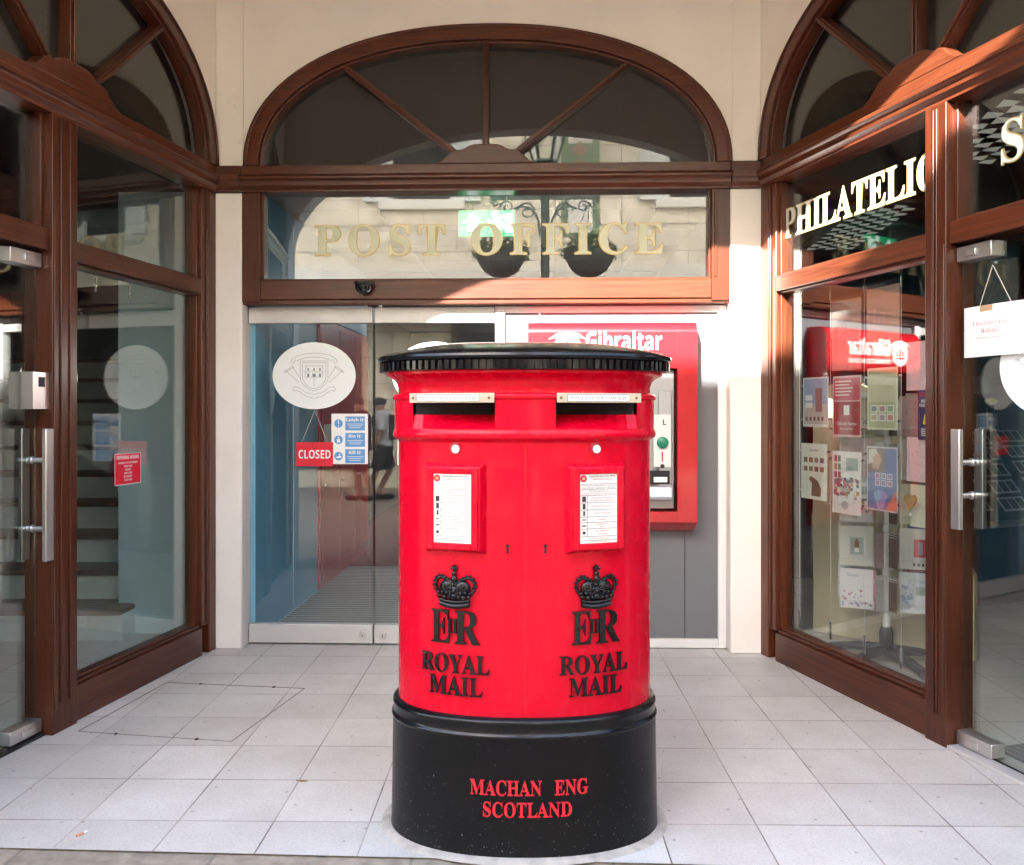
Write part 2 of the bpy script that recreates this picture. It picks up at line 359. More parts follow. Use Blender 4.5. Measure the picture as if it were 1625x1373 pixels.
    def text(s, body, cap, x=0, z=0, y=0, style='sans', depth=0, bevel=0, width=None, align='C', thin=0, wmode='space', flip=False):
        """flat or raised text standing in the xz plane, facing -y"""
        vs, fs = text_mesh(body, style, cap, depth, 0 if depth else bevel, width, 0 if depth else thin, wmode)
        if not vs: return s
        if depth:
            key = {}; idx = []; nv = []
            for v in vs:
                q = (round(v[0], 5), round(v[1], 5), round(v[2], 5))
                if q not in key: key[q] = len(nv); nv.append(v)
                idx.append(key[q])
            fs = [tuple(dict.fromkeys(idx[i] for i in f)) for f in fs]; fs = [f for f in fs if len(f) > 2]; vs = nv
        xs = [v[0] for v in vs]; x0, x1 = min(xs), max(xs)
        dx = -(x0 + x1) / 2 if align == 'C' else (-x0 if align == 'L' else -x1)
        k = -1 if flip else 1
        return s.add([(x + k * (v[0] + dx), y - k * v[2], z + v[1]) for v in vs], fs)
    def mapped(s, fn, start=0):
        s.v = s.v[:start] + [tuple(fn(*v)) for v in s.v[start:]]; return s
    def mesh(s, name, smooth=38):
        me = bpy.data.meshes.new(name); me.from_pydata(s.v, [], s.f)
        for m in s.m: me.materials.append(m)
        me.polygons.foreach_set('material_index', s.fm)
        if smooth:
            me.polygons.foreach_set('use_smooth', [True] * len(me.polygons))
            me.set_sharp_from_angle(angle=R_(smooth))
        me.validate(); me.update()
        return me

def styled(body, style):
    if style == 'serif':
        return ''.join(chr(0x1D400 + ord(c) - 65) if 'A' <= c <= 'Z' else chr(0x1D41A + ord(c) - 97) if 'a' <= c <= 'z' else chr(0x1D7CE + ord(c) - 48) if '0' <= c <= '9' else c for c in body)
    if style == 'bold':
        return ''.join(chr(0x1D5D4 + ord(c) - 65) if 'A' <= c <= 'Z' else chr(0x1D5EE + ord(c) - 97) if 'a' <= c <= 'z' else chr(0x1D7EC + ord(c) - 48) if '0' <= c <= '9' else c for c in body)
    return body
CAPS = {}
def raw_text(body, ex=0, bv=0, off=0, spc=1.0, res=4):
    cu = bpy.data.curves.new('lettering', 'FONT'); cu.body = body; cu.extrude = ex; cu.bevel_depth = bv; cu.bevel_resolution = 1; cu.offset = off
    cu.space_character = spc; cu.resolution_u = res
    o = bpy.data.objects.new('lettering', cu); col.objects.link(o)
    dg = bpy.context.evaluated_depsgraph_get(); me = bpy.data.meshes.new_from_object(o.evaluated_get(dg))
    vs = [tuple(v.co) for v in me.vertices]; fs = [tuple(p.vertices) for p in me.polygons]
    bpy.data.objects.remove(o); bpy.data.curves.remove(cu); bpy.data.meshes.remove(me)
    return vs, fs
def text_mesh(body, style, cap, depth, bevel, width, thin, wmode):
    if style not in CAPS:
        vs, _ = raw_text(styled('H', style)); CAPS[style] = max(v[1] for v in vs)
    k = cap / CAPS[style]; b = styled(body, style); ex = max(0, depth / 2 - bevel) / k
    vs, fs = raw_text(b, ex, bevel / k, thin / k - (bevel / k if bevel else 0))
    sx = 1
    if width and vs:
        w1 = max(v[0] for v in vs) - min(v[0] for v in vs)
        if wmode == 'space':
            v2, _ = raw_text(b, 0, 0, 0, 1.5); w2 = max(v[0] for v in v2) - min(v[0] for v in v2)
            spc = 1 + .5 * (width / k - w1) / max(1e-6, w2 - w1)
            vs, fs = raw_text(b, ex, bevel / k, thin / k - (bevel / k if bevel else 0), max(.6, spc))
        else: sx = width / k / w1
    zs = depth / 2
    return [(v[0] * k * sx, v[1] * k, v[2] * k + zs) for v in vs], fs

# ------------------------------------------------------------------ objects
CY = math.degrees(math.atan2(4.752 - 4.653, 1.370 + 1.665))
FR = {'W': (0, 0, 0), 'C': (-.1475, 4.7025, -CY), 'L': (-1.665, 4.752, 79.5), 'R': (1.370, 4.653, -74.5)}
def at(fr, x, y, z):
    ox, oy, a = FR[fr]; c, s = math.cos(R_(a)), math.sin(R_(a))
    return (ox + x * c - y * s, oy + x * s + y * c, z)
def thing(name, label, cat, fr='W', p=(0, 0, 0), rz=0, group=None):
    o = bpy.data.objects.new(name, None); col.objects.link(o); o.empty_display_size = .1
    o.location = at(fr, *p); o.rotation_euler = (0, 0, R_(FR[fr][2] + rz)); o['label'] = label; o['category'] = cat
    if group: o['group'] = group
    return o
def finish(o, bevel):
    if bevel:
        b = o.modifiers.new('edge', 'BEVEL'); b.width = bevel; b.segments = 2; b.limit_method = 'ANGLE'; b.angle_limit = R_(42)
    return o
def part(name, mb, parent, bevel=0, smooth=38, label=None, off=(0, 0, 0), rz=0):
    o = bpy.data.objects.new(name, mb.mesh(name, smooth)); col.objects.link(o); o.parent = parent; o.location = off; o.rotation_euler = (0, 0, R_(rz))
    if label: o['label'] = label
    return finish(o, bevel)
def solo(name, mb, label, cat, fr='W', p=(0, 0, 0), rz=0, group=None, bevel=0, smooth=38, tilt=0):
    o = bpy.data.objects.new(name, mb.mesh(name, smooth)); col.objects.link(o); o.location = at(fr, *p)
    o.rotation_euler = (0, R_(tilt), R_(FR[fr][2] + rz)); o['label'] = label; o['category'] = cat
    if group: o['group'] = group
    return finish(o, bevel)
def setting(name, mb, fr='W', p=(0, 0, 0), bevel=0):
    o = bpy.data.objects.new(name, mb.mesh(name)); col.objects.link(o); o.location = at(fr, *p); o.rotation_euler = (0, 0, R_(FR[fr][2])); o['kind'] = 'structure'
    return finish(o, bevel)
def copy_tree(o, parent=None):
    c = o.copy(); col.objects.link(c)
    if parent: c.parent = parent
    for ch in [k for k in bpy.data.objects if k.parent == o]: copy_tree(ch, c)
    return c

# ================================================================== SETTING
fb = MB().use(TILE)
# tiled floor: alcove and the rooms behind it, its street edge parallel to the back wall
fb.quad((-9, 2.545 + 8.44 * .044, 0), (9, 2.545 - 10.0 * .044, 0), (9, 14, 0), (-9, 14, 0))
setting('floor', fb)
STREET = stone('street_paving', (.40, .35, .27), (.33, .29, .23), (.20, .17, .14), .42, .30, .008)
# flat paving needs its pattern in plan, so it gets its own node set-up
pv = bpy.data.materials.new('paving_slabs'); pv.use_nodes = True
_t = pv.node_tree; _b = _t.nodes['Principled BSDF']; _tc = _t.nodes.new('ShaderNodeTexCoord'); _br = _t.nodes.new('ShaderNodeTexBrick')
_br.inputs['Scale'].default_value = 1; _br.inputs['Brick Width'].default_value = .6; _br.inputs['Row Height'].default_value = .3; _br.inputs['Mortar Size'].default_value = .006
_br.inputs['Color1'].default_value = (.31, .27, .215, 1); _br.inputs['Color2'].default_value = (.27, .235, .19, 1); _br.inputs['Mortar'].default_value = (.2, .18, .15, 1)
_n = _t.nodes.new('ShaderNodeTexNoise'); _n.inputs['Scale'].default_value = 22; _n.inputs['Detail'].default_value = 8
_mx = _t.nodes.new('ShaderNodeMix'); _mx.data_type = 'RGBA'; _mx.blend_type = 'OVERLAY'; _mx.inputs[0].default_value = .7
_t.links.new(_tc.outputs['Object'], _br.inputs['Vector']); _t.links.new(_tc.outputs['Object'], _n.inputs['Vector'])
_t.links.new(_br.outputs[0], _mx.inputs[6]); _t.links.new(_n.outputs['Fac'], _mx.inputs[7]); _t.links.new(_mx.outputs[2], _b.inputs['Base Color']); _b.inputs['Roughness'].default_value = .75
gb = MB().use(pv); gb.quad((-60, -60, -.008), (60, -60, -.008), (60, 14, -.008), (-60, 14, -.008))
setting('pavement', gb)
cb_ = MB().use(PLASTER); cb_.box(-2.35, 2.3, 2.365, 5.2, 4.35, 4.5)
setting('ceiling', cb_)

rb_ = MB().use(mat('blocking_slab', (.2, .2, .2), .8)); rb_.box(-18, 18, 2.365, 14, 4.51, 4.7); rb_.box(-18, 18, 13.8, 14, 0, 4.505); rb_.box(-18, -17.8, 2.365, 13.79, 0, 4.505); rb_.box(17.8, 18, 2.365, 13.79, 0, 4.505)  # unseen roof and outer walls, added to keep sky light out of the rooms
setting('blocking_roof', rb_)

# ================================================================== arches
NP = 2.2
def arch(a, b, n=48, zc=2.712, NP=2.2):
    r = []
    for i in range(n + 1):
        t = math.pi * i / n
        c, s = math.cos(t), math.sin(t)
        r.append((a * math.copysign(abs(c) ** (2 / NP), c), zc + b * abs(s) ** (2 / NP)))
    return r
def ring(mb, xc, a, b, d0, d1, y0, y1, n=48):
    o = arch(a - d0, b - d0, n); i_ = arch(a - d1, b - d1, n); k = len(o); vs = []
    for (p, q) in zip(o, i_): vs += [(xc + p[0], y0, p[1]), (xc + q[0], y0, q[1]), (xc + q[0], y1, q[1]), (xc + p[0], y1, p[1])]
    fs = []
    for j in range(k - 1):
        A, B = j * 4, j * 4 + 4
        for e in range(4): fs.append((A + e, A + (e + 1) % 4, B + (e + 1) % 4, B + e))
    fs += [(0, 1, 2, 3), tuple((k - 1) * 4 + e for e in (3, 2, 1, 0))]
    return mb.add(vs, fs)
def arch_wall(x0, x1, xc, a, b, ztop, y0, y1, m=PLASTER, n=48, power=2.2):
    mb = MB().use(m); o = [(xc + p[0], p[1]) for p in arch(a, b, n, NP=power)]
    o = [(min(max(p[0], x0), x1), p[1]) for p in o]
    vs = []
    for p in o: vs += [(p[0], y0, p[1]), (p[0], y0, ztop), (p[0], y1, p[1]), (p[0], y1, ztop)]
    fs = []
    for j in range(len(o) - 1):
        A, B = 4 * j, 4 * j + 4
        fs += [(A, A + 1, B + 1, B), (A + 2, B + 2, B + 3, A + 3), (A, B, B + 2, A + 2), (A + 1, A + 3, B + 3, B + 1)]
    mb.add(vs, fs)
    zb = o[0][1]
    if x1 > o[0][0] + 1e-4: mb.box(o[0][0], x1, y0, y1, zb, ztop)
    if x0 < o[-1][0] - 1e-4: mb.box(x0, o[-1][0], y0, y1, zb, ztop)
    return mb
CORN = [(.10, 2.714), (-.012, 2.714), (-.012, 2.664), (-.024, 2.660), (-.040, 2.652), (-.052, 2.642), (-.052, 2.630), (-.034, 2.624), (-.030, 2.618), (-.030, 2.596), (-.020, 2.590), (-.008, 2.578), (-.008, 2.566), (.10, 2.566)]
ROS = [(-.31, 0), (-.26, .018), (-.225, .05), (-.20, .078), (-.175, .088), (-.145, .088), (-.12, .096), (-.098, .114), (-.06, .124), (.06, .124), (.098, .114), (.12, .096), (.145, .088), (.175, .088), (.20, .078), (.225, .05), (.26, .018), (.31, 0)]
def upper_part(root, xc, a, b, barang, x_end0, x_end1, pane_dark=True):
    """lunette: arch frame, glazing bars, rosette, cornice, pane and the dark blind behind it"""
    m = MB().use(WX); ring(m, xc, a, b, 0, .088, -.02, .08); ring(m, xc, a, b, .088, .102, 0.0, .07); ring(m, xc, a, b, .012, .026, -.028, -.0195)
    part('arch_frame', m, root, .004)
    m = MB().use(WX); m.prism_yz(CORN, x_end0, x_end1); part('cornice', m, root, .002)
    m = MB().use(WX); m.prism_xz([(xc + p[0] * .95, 2.7145 + p[1] * .88) for p in ROS], -.016, .055); part('rosette', m, root, .006)
    ang = [90 - barang, 90, 90 + barang]
    for g in ang:
        t = R_(g); cx, cz = xc, 2.65
        inner = arch(a - .09, b - .09, 400)
        best = min(inner, key=lambda p: abs(math.atan2(p[1] - cz, p[0]) - t))
        p0 = (cx + .12 * math.cos(t), cz + .12 * math.sin(t)); p1 = (cx + best[0], best[1])
        mb = MB().use(WZ); mb.bar(p0, p1, .034, .008, .07); mb.bar(p0, p1, .016, -.004, .0079)
        part('glazing_bar', mb, root, .003)
    ap = [(xc + p[0], p[1]) for p in arch(a - .07, b - .07, 48)]
    m = MB().use(GFAN); m.prism_xz(ap, .056, .062); part('lunette_pane', m, root, 0, 0)
    bl = [(xc + p[0], p[1]) for p in arch(a - .03, b - .03, 48)]
    m = MB().use(BLIND); m.prism_xz(bl, .13, .15); part('blind', m, root, 0)

# ------------------------------------------------------------------ centre bay
pw = arch_wall(-1.535, 1.535, 0, 1.362, .78, 4.35, 0.0, .32)
solo('plaster_wall', pw, 'cream plaster wall with arched opening above the post office doors', 'wall', 'C', bevel=.004)
for g, (x0, x1), lab in ((-1, (-1.60, -1.372), 'cream plaster pilaster between the staircase window and the glass doors'), (1, (1.352, 1.60), 'cream plaster pilaster beside the cash machine')):
    m = MB().use(PILASTER); m.box(x0, x1, 0.0, .32, 0, 2.567)
    solo('pilaster', m, lab, 'pilaster', 'C', bevel=.008)
cf = thing('shopfront', 'wooden arched shopfront over glass doors, lettered POST OFFICE', 'shopfront', 'C')
upper_part(cf, 0, 1.362, .78, 52, -1.372, 1.352)
for x0, x1 in ((-1.60, -1.374), (1.354, 1.60)):
    m = MB().use(WX); m.prism_yz([(max(-.045, y - .008) if y < .05 else -.0005, z) for (y, z) in CORN[1:-1] if True] + [(-.0005, 2.566), (-.0005, 2.714)], x0, x1)
    m.box(x0 - .0, x1, -.056, -.044, 2.62, 2.655)
    part('cornice_return', m, cf, .002)
for g in (-1, 1):
    m = MB().use(WZ); x0, x1 = (-1.371, -1.268) if g < 0 else (1.25, 1.351)
    m.box(x0, x1, .0, .09, 1.95, 2.566)
    xi = x1 if g < 0 else x0
    m.box(min(xi, xi + g * -.014), max(xi, xi + g * -.014), .02, .08, 2.07, 2.566)
    m.box(xi - .03 if g < 0 else xi + .014, xi - .014 if g < 0 else xi + .03, -.006, .0, 2.08, 2.55)
    part('jamb', m, cf, .004)
m = MB().use(WX); m.box(-1.268, 1.25, .0, .11, 1.965, 2.07); m.box(-1.371, 1.351, .012, .11, 1.938, 1.9645); m.box(-1.268, 1.25, .02, .08, 2.07, 2.083)
part('transom_rail', m, cf, .004)
m = MB().use(GSHOP); m.box(-1.27, 1.252, .056, .062, 2.06, 2.58); tp = part('transom_pane', m, cf, 0, 0)
m = MB().use(GOLD); m.text('POST OFFICE', .168, .01, 2.222, .0545, 'serif', width=1.965, thin=.0045)
m.use(LETTER); m.text('POST OFFICE', .168, .01, 2.222, .0535, 'serif', width=1.965)
part('lettering', m, tp, 0, 0)
# glass doors
def crest(mb, xc, zc, y, s=1.0, m=CREST_LINE):
    """thin line drawing of a coat of arms: scrolls, shield with castle, two post horns"""
    mb.use(m)
    def ln(pts, wd=.0019):
        for p, q in zip(pts[:-1], pts[1:]): mb.bar((xc + p[0] * s, zc + p[1] * s), (xc + q[0] * s, zc + q[1] * s), wd * s, y - .0004, y)
    ln([(-.08, .075), (-.08, -.03), (-.06, -.065), (-.03, -.088), (0, -.098), (.03, -.088), (.06, -.065), (.08, -.03), (.08, .075), (-.08, .075)])
    ln([(-.068, .066), (-.068, -.026), (-.05, -.058), (-.025, -.078), (0, -.086), (.025, -.078), (.05, -.058), (.068, -.026), (.068, .066), (-.068, .066)])
    ln([(-.06, .012), (.06, .012)]); ln([(-.05, .05), (-.05, .012), (-.05, -.018), (.05, -.018), (.05, .05)])
    for x in (-.034, 0, .034):
        ln([(x - .012, .052), (x - .012, .046), (x + .012, .046), (x + .012, .052)])
        mb.bar((xc + x * s, zc + .018 * s), (xc + x * s, zc + .034 * s), .009 * s, y - .0005, y)
        mb.bar((xc + x * s, zc - .016 * s), (xc + x * s, zc + .002 * s), (.018 if x == 0 else .012) * s, y - .0005, y)
    ln([(0, -.022), (0, -.07)])
    for k in (0, .022):
        ln([(-.125 + k, .088 - k * .7), (-.10 + k * .6, .104 - k), (-.05, .116 - k), (0, .12 - k), (.05, .116 - k), (.10 - k * .6, .104 - k), (.125 - k, .088 - k * .7)])
        ln([(-.115, -.072 - k), (-.09, -.076 - k), (-.05, -.105 - k), (0, -.118 - k), (.05, -.105 - k), (.09, -.076 - k), (.115, -.072 - k)])
    for g in (-1, 1):
        ln([(g * .125, .088), (g * .135, .07), (g * .12, .06), (g * .105, .085)]); ln([(g * .115, -.072), (g * .125, -.09), (g * .112, -.1)])
        ln([(g * .165, .02), (g * .085, -.05)]); ln([(g * .125, .04), (g * .085, -.02)]); ln([(g * .175, .012), (g * .12, .048)]); ln([(g * .17, .006), (g * .115, .042)])
def oval_decal(xc, zc, y, rx=.241, rz=.192):
    mb = MB().use(FROST); mb.prism_xz([(xc + rx * math.cos(t * math.pi / 32), zc + rz * math.sin(t * math.pi / 32)) for t in range(64)], y - .0006, y)
    crest(mb, xc, zc + .01, y - .0009)
    return mb
DY = .095
for k, (x0, x1) in enumerate(((-1.366, -.652), (-.642, .045))):
    m = MB().use(GDOOR); m.box(x0 + .002, x1 - .002, DY + .02, DY + .028, .118, 1.842)
    d = part('glass_door', m, cf, 0, 0, label='left door leaf with red sign and oval crest' if k == 0 else 'right door leaf mostly behind the post box')
    m = MB().use(ALU); m.box(x0, x1, DY, DY + .05, 1.842, 1.932); part('top_rail', m, d, .003)
    m = MB().use(ALU); m.box(x0, x1, DY, DY + .05, .012, .118); part('bottom_rail', m, d, .003)
    lx = (x1 - .055) if k == 0 else (x0 + .05)
    m = MB().use(ALU); m.lathe([(.021, 0), (.021, -.006), (.018, -.009)], (lx, DY, .062), 20, 'y'); m.use(STEEL); m.lathe([(.010, -.009), (.010, -.014)], (lx, DY, .064), 12, 'y')
    m.use(INK); m.box(lx - .0015, lx + .0015, DY - .0165, DY - .0142, .054, .066)
    part('lock', m, d)
    part('crest_decal', oval_decal(-.993 if k == 0 else -.30, 1.542, DY + .0195), d, 0, 0)
    m = MB().use(CHROME); m.ball((-.69 if k == 0 else -.606, DY - .004, 1.945), .017); part('pivot', m, d)
# fixed panel with the cash machine
m = MB().use(WHITEF)
m.box(.05, .104, DY - .01, DY + .05, .005, 1.934); m.box(1.304, 1.351, DY - .01, DY + .05, .005, 1.934); m.box(.104, 1.304, DY - .01, DY + .05, 1.897, 1.934); m.box(.104, 1.304, DY - .01, DY + .05, .005, .055)
part('panel_frame', m, cf, .003)
m = MB().use(GREY)
m.box(.104, .30, DY + .012, DY + .04, .055, 1.897); m.box(.303, 1.12, DY + .0125, DY + .04, .055, 1.897); m.box(1.123, 1.304, DY + .012, DY + .04, .055, 1.897)
part('grey_panel', m, cf, .001)
# cash machine
cm = thing('cash_machine', 'red and silver cash machine on the grey panel, lettered Gibraltar', 'cash machine', 'C', (0, 0, 0))
A0, A1, AZ0, AZ1 = .237, 1.166, .728, 1.832
m = MB().use(ATMRED)
def frustum(mb, x0, x1, z0, z1, y0, y1, ins):
    vs = [(x0, y1, z0), (x1, y1, z0), (x1, y1, z1), (x0, y1, z1), (x0 + ins, y0, z0 + ins), (x1 - ins, y0, z0 + ins), (x1 - ins, y0, z1 - ins), (x0 + ins, y0, z1 - ins)]
    return mb.add(vs, [(4, 5, 6, 7), (0, 1, 5, 4), (1, 2, 6, 5), (2, 3, 7, 6), (3, 0, 4, 7)])
YF = -.03
m.box(A0, A0 + .105, YF, DY + .012, AZ0, AZ1 - .06); m.box(A1 - .108, A1, YF, DY + .012, AZ0, AZ1 - .06)
m.box(A0 + .105, A1 - .108, YF, DY + .012, 1.575, AZ1 - .06); m.box(A0 + .105, A1 - .108, YF, DY + .012, AZ0, .785)
m.prism_yz([(YF, AZ1 - .0601), (YF + .004, AZ1 - .035), (YF + .02, AZ1 - .012), (YF + .05, AZ1), (DY + .012, AZ1), (DY + .012, AZ1 - .0601)], A0, A1)
m.prism_yz([(YF, AZ0 + .0001), (DY + .012, AZ0 + .0001), (DY + .012, AZ0 - .07), (YF + .06, AZ0 - .045)], A0, A1)
m.use(BLACK); m.box(A0 + .1045, A0 + .106, YF - .0008, YF + .01, .80, AZ1 - .065); m.box(A1 - .1085, A1 - .107, YF - .0008, YF + .01, AZ0, AZ1 - .065)
part('surround', m, cm, .006)
m = MB().use(WHITE); m.text('Gibraltar', .098, .765, 1.676, YF - .002, 'bold', width=.415, wmode='stretch'); part('lettering', m, cm, 0, 0); m = MB().use(WHITE); m.text('INTERNATIONAL BANK', .028, .765, 1.625, YF - .002, 'bold', width=.41, wmode='stretch'); part('lettering', m, cm, 0, 0)
m = MB().use(WHITE)
EX, EZ = .455, 1.69
m.prism_xz([(EX + .075 * math.cos(t * .2618), EZ + .075 * math.sin(t * .2618)) for t in range(24)], YF - .0022, YF - .0008)
m.prism_xz([(EX - .105, EZ + .045), (EX - .06, EZ + .075), (EX, EZ + .088), (EX + .06, EZ + .075), (EX + .105, EZ + .045), (EX + .06, EZ + .055), (EX, EZ + .06), (EX - .06, EZ + .055)], YF - .0035, YF - .0023)
m.use(ATMRED)
for x in (-.03, 0, .03): m.box(EX + x - .009, EX + x + .009, YF - .0032, YF - .0023, EZ - .012, EZ + (.036 if x == 0 else .022))
m.box(EX - .05, EX + .05, YF - .0032, YF - .0023, EZ - .03, EZ - .02)
part('emblem', m, cm, 0, 0)
m = MB().use(mat('machine_silver', (.42, .43, .45), .35, metal=.35, var=.03))
m.box(A0 + .12, A1 - .118, .02, DY + .012, .795, 1.565)
m.box(.96, 1.03, -.005, .0199, .86, 1.45)
m.prism_yz([(.02, .84), (-.05, .85), (-.055, .87), (-.03, .925), (.02, .93)], .62, 1.03)
part('fascia', m, cm, .006)
m = MB().use(BLACK); m.box(.45, .86, .012, .0198, 1.18, 1.5); part('screen', m, cm, .003)
m = MB().use(BLACK); m.box(.90, 1.02, -.009, .0, .935, 1.01); m.use(WHITE); m.box(.93, 1.005, -.0165, -.0095, .945, .975); part('card_slot', m, cm, .003)
m = MB().use(WHITEF); m.box(.93, 1.025, -.012, -.0052, 1.03, 1.32); m.use(mat('reader_green', (.02, .22, .13), .3)); m.lathe([(.032, 0), (.032, -.012), (.02, -.02)], (.978, -.012, 1.165), 20, 'y'); m.use(INK); m.lathe([(.012, 0), (.012, -.004)], (.978, -.012, 1.035), 12, 'y')
m.text('L', .03, .99, 1.262, -.0128, 'bold'); m.use(REDINK); m.box(.974, .982, -.0135, -.0122, 1.06, 1.115); part('card_reader', m, cm, .002)
m = MB().use(STEEL)
for i in range(4):
    for j in range(3): m.box(.66 + j * .045, .695 + j * .045, -.05, -.03, .925 + i * .0001, .935 + i * .0001)
part('keypad', m, cm)
# dome camera over the doors
dc = thing('dome_camera', 'small black dome security camera below the POST OFFICE transom', 'security camera', 'C', (-.672, 0, 2.055))
m = MB().use(BLACK); m.lathe([(.055, 0), (.055, -.014), (.05, -.018)], (0, -.03, 0), 24); part('housing', m, dc)
m = MB().use(mat('dome_smoke', (.006, .006, .007), .06, coat=.5)); m.lathe([(.052, -.018), (.05, -.034), (.042, -.05), (.028, -.062), (.01, -.067)], (0, -.03, 0), 24); part('dome', m, dc)
m = MB().use(BLACK); m.box(-.03, .03, -.03, -.0005, -.012, .0); part('bracket', m, dc)

# ------------------------------------------------------------------ side bays
def side_bay(fr, g, label, texts, mul0, mul1):
    W_ = 2.30; A = 1.15
    def X(s): return g * s
    def bx(mb, s0, s1, y0, y1, z0, z1): return mb.box(min(X(s0), X(s1)), max(X(s0), X(s1)), y0, y1, z0, z1)
    root = thing('shopfront', label, 'shopfront', fr)
    upper_part(root, X(A), A, .778, 46, min(X(0), X(W_)), max(X(0), X(W_)))
    m = MB().use(WZ); bx(m, .0, .075, 0, .12, 0, 2.566); bx(m, .075, .135, .008, .11, .16, 2.566); bx(m, .135, .150, .03, .1, .175, 2.566)
    bx(m, .082, .095, .0, .0079, .17, 2.55); part('jamb', m, root, .004)
    m = MB().use(WZ); bx(m, mul0, mul1, -.012, .12, 0, 2.566); bx(m, mul0 + .042, mul0 + .052, -.019, -.0121, .12, 2.55); bx(m, mul1 - .052, mul1 - .042, -.019, -.0121, .12, 2.55)
    bx(m, mul0 - .014, mul0, .03, .1, .175, 2.566); bx(m, mul1, mul1 + .016, .03, .1, 2.09, 2.566); bx(m, mul1 - .024, mul1 - .006, -.017, -.0121, .1, 2.0)
    part('mullion', m, root, .004)
    m = MB().use(WZ); bx(m, 2.20, 2.34, 0, .12, 0, 2.566); part('jamb', m, root, .004)
    m = MB().use(WX); bx(m, .135, mul0, .004, .11, 0, .152); bx(m, .135, mul0, .022, .1, .152, .168); bx(m, .15, mul0 - .014, .035, .09, .168, .180); part('plinth_rail', m, root, .004)
    m = MB().use(WX); bx(m, .135, mul0 - .0, .006, .11, 1.978, 2.062); bx(m, .15, mul0 - .014, .028, .1, 2.062, 2.074); bx(m, .15, mul0 - .014, .028, .1, 1.966, 1.978)
    part('transom_rail', m, root, .004)
    m = MB().use(WX); bx(m, mul1, 2.2, .006, .11, 1.998, 2.088); bx(m, mul1 + .016, 2.2, .028, .1, 2.088, 2.1); part('transom_rail', m, root, .004)
    m = MB().use(GSHOP if g > 0 else GL); bx(m, .14, mul0 - .004, .064, .070, .17, 1.975); part('window_pane', m, root, 0, 0)
    m = MB().use(GL); bx(m, .14, mul0 - .004, .064, .070, 2.065, 2.58); p1 = part('transom_pane', m, root, 0, 0)
    m = MB().use(GL); bx(m, mul1 + .005, 2.2, .064, .070, 2.09, 2.58); p2 = part('transom_pane', m, root, 0, 0)
    for pane, (body, s0, wdt) in zip((p1, p2), texts or ()):
        m = MB().use(GOLD); m.text(body, 0.152, s0 + wdt / 2, 2.266, .0625, 'serif', width=wdt, wmode='stretch', thin=.0045)
        m.use(LETTERW); m.text(body, 0.152, s0 + wdt / 2, 2.266, .0610, 'serif', width=wdt, wmode='stretch'); part('lettering', m, pane, 0, 0)
    # frameless glass door with patch fittings
    d0, d1 = mul1 + .004, 2.19
    m = MB().use(GL); bx(m, d0, d1, .062, .072, .018, 1.985); d = part('glass_door', m, root, 0, 0)
    m = MB().use(STEEL); bx(m, d0, d0 + .17, .035, .10, 1.925, 1.985); bx(m, d0 + .05, d0 + .10, .028, .0349, 1.94, 1.968); part('patch_fitting', m, d, .003)
    m = MB().use(STEEL); bx(m, d0, d0 + .17, .035, .10, .018, .072); bx(m, d0 + .05, d0 + .11, .028, .0349, .03, .055); part('patch_fitting', m, d, .003)
    hs = 1.325 if g < 0 else 1.408; h0, h1 = (.725, 1.265) if g < 0 else (.875, 1.265)
    m = MB().use(STEEL)
    for yy in (-.012, .100): bx(m, hs - .022, hs + .022, yy - .010, yy + .010, h0, h1)
    for zz in (h0 + .13, h1 - .13): m.tube([(X(hs), -.008, zz), (X(hs), .096, zz)], .011, 12); m.tube([(X(hs), .052, zz), (X(hs), .0615, zz)], .017, 14); m.tube([(X(hs), .0725, zz), (X(hs), .080, zz)], .017, 14)
    part('handle', m, d, .003)
    if g < 0:
        m = MB().use(STEEL); bx(m, d0 - .015, d0 + .085, .005, .0615, 1.345, 1.495); bx(m, d0 + .0, d0 + .085, .0725, .115, 1.345, 1.495); m.use(INK); bx(m, d0 + .02, d0 + .055, .0035, .0049, 1.435, 1.475)
        part('lock', m, d, .003)
    part('crest_decal', oval_decal(X(1.74 if g < 0 else 1.78), 1.50, .0615, .241, .192), d, 0, 0)
    # plaster above
    x0, x1 = sorted((X(-.02), X(W_ + .04)))
    m = arch_wall(x0, x1, X(A), A, .778, 4.35, 0.0, .3)
    solo('plaster_wall', m, 'cream plaster wall over the %s fanlight' % ('stairway' if g < 0 else 'stamp shop'), 'wall', fr, bevel=.004)
    return root
lf = side_bay('L', -1, 'wooden arched shopfront with window onto the staircase', None, 1.150, 1.298)
rf = side_bay('R', 1, 'wooden arched shopfront with stamp shop window, lettered PHILATELIC', (('PHILATELIC', .124, 1.105), ('SHOP', 1.545, .56)), 1.240, 1.352)
# front of the building: piers and arch at the mouth of the alcove, unseen, made tall and white to bounce sunlight
FACADE = mat('bounce_white', (.84, .83, .81), .8, var=.03)
fm = arch_wall(-18, 18, -.05, 2.04, 1.02, 12, 2.18, 2.36, FACADE, power=2.0)
fm.box(-18, -2.09, 2.18, 2.36, 0, 2.712); fm.box(1.99, 18, 2.18, 2.36, 0, 2.712)
solo('facade_wall', fm, 'unseen white street facade, tall to bounce sun, with the wide arch into the alcove', 'wall', 'W')

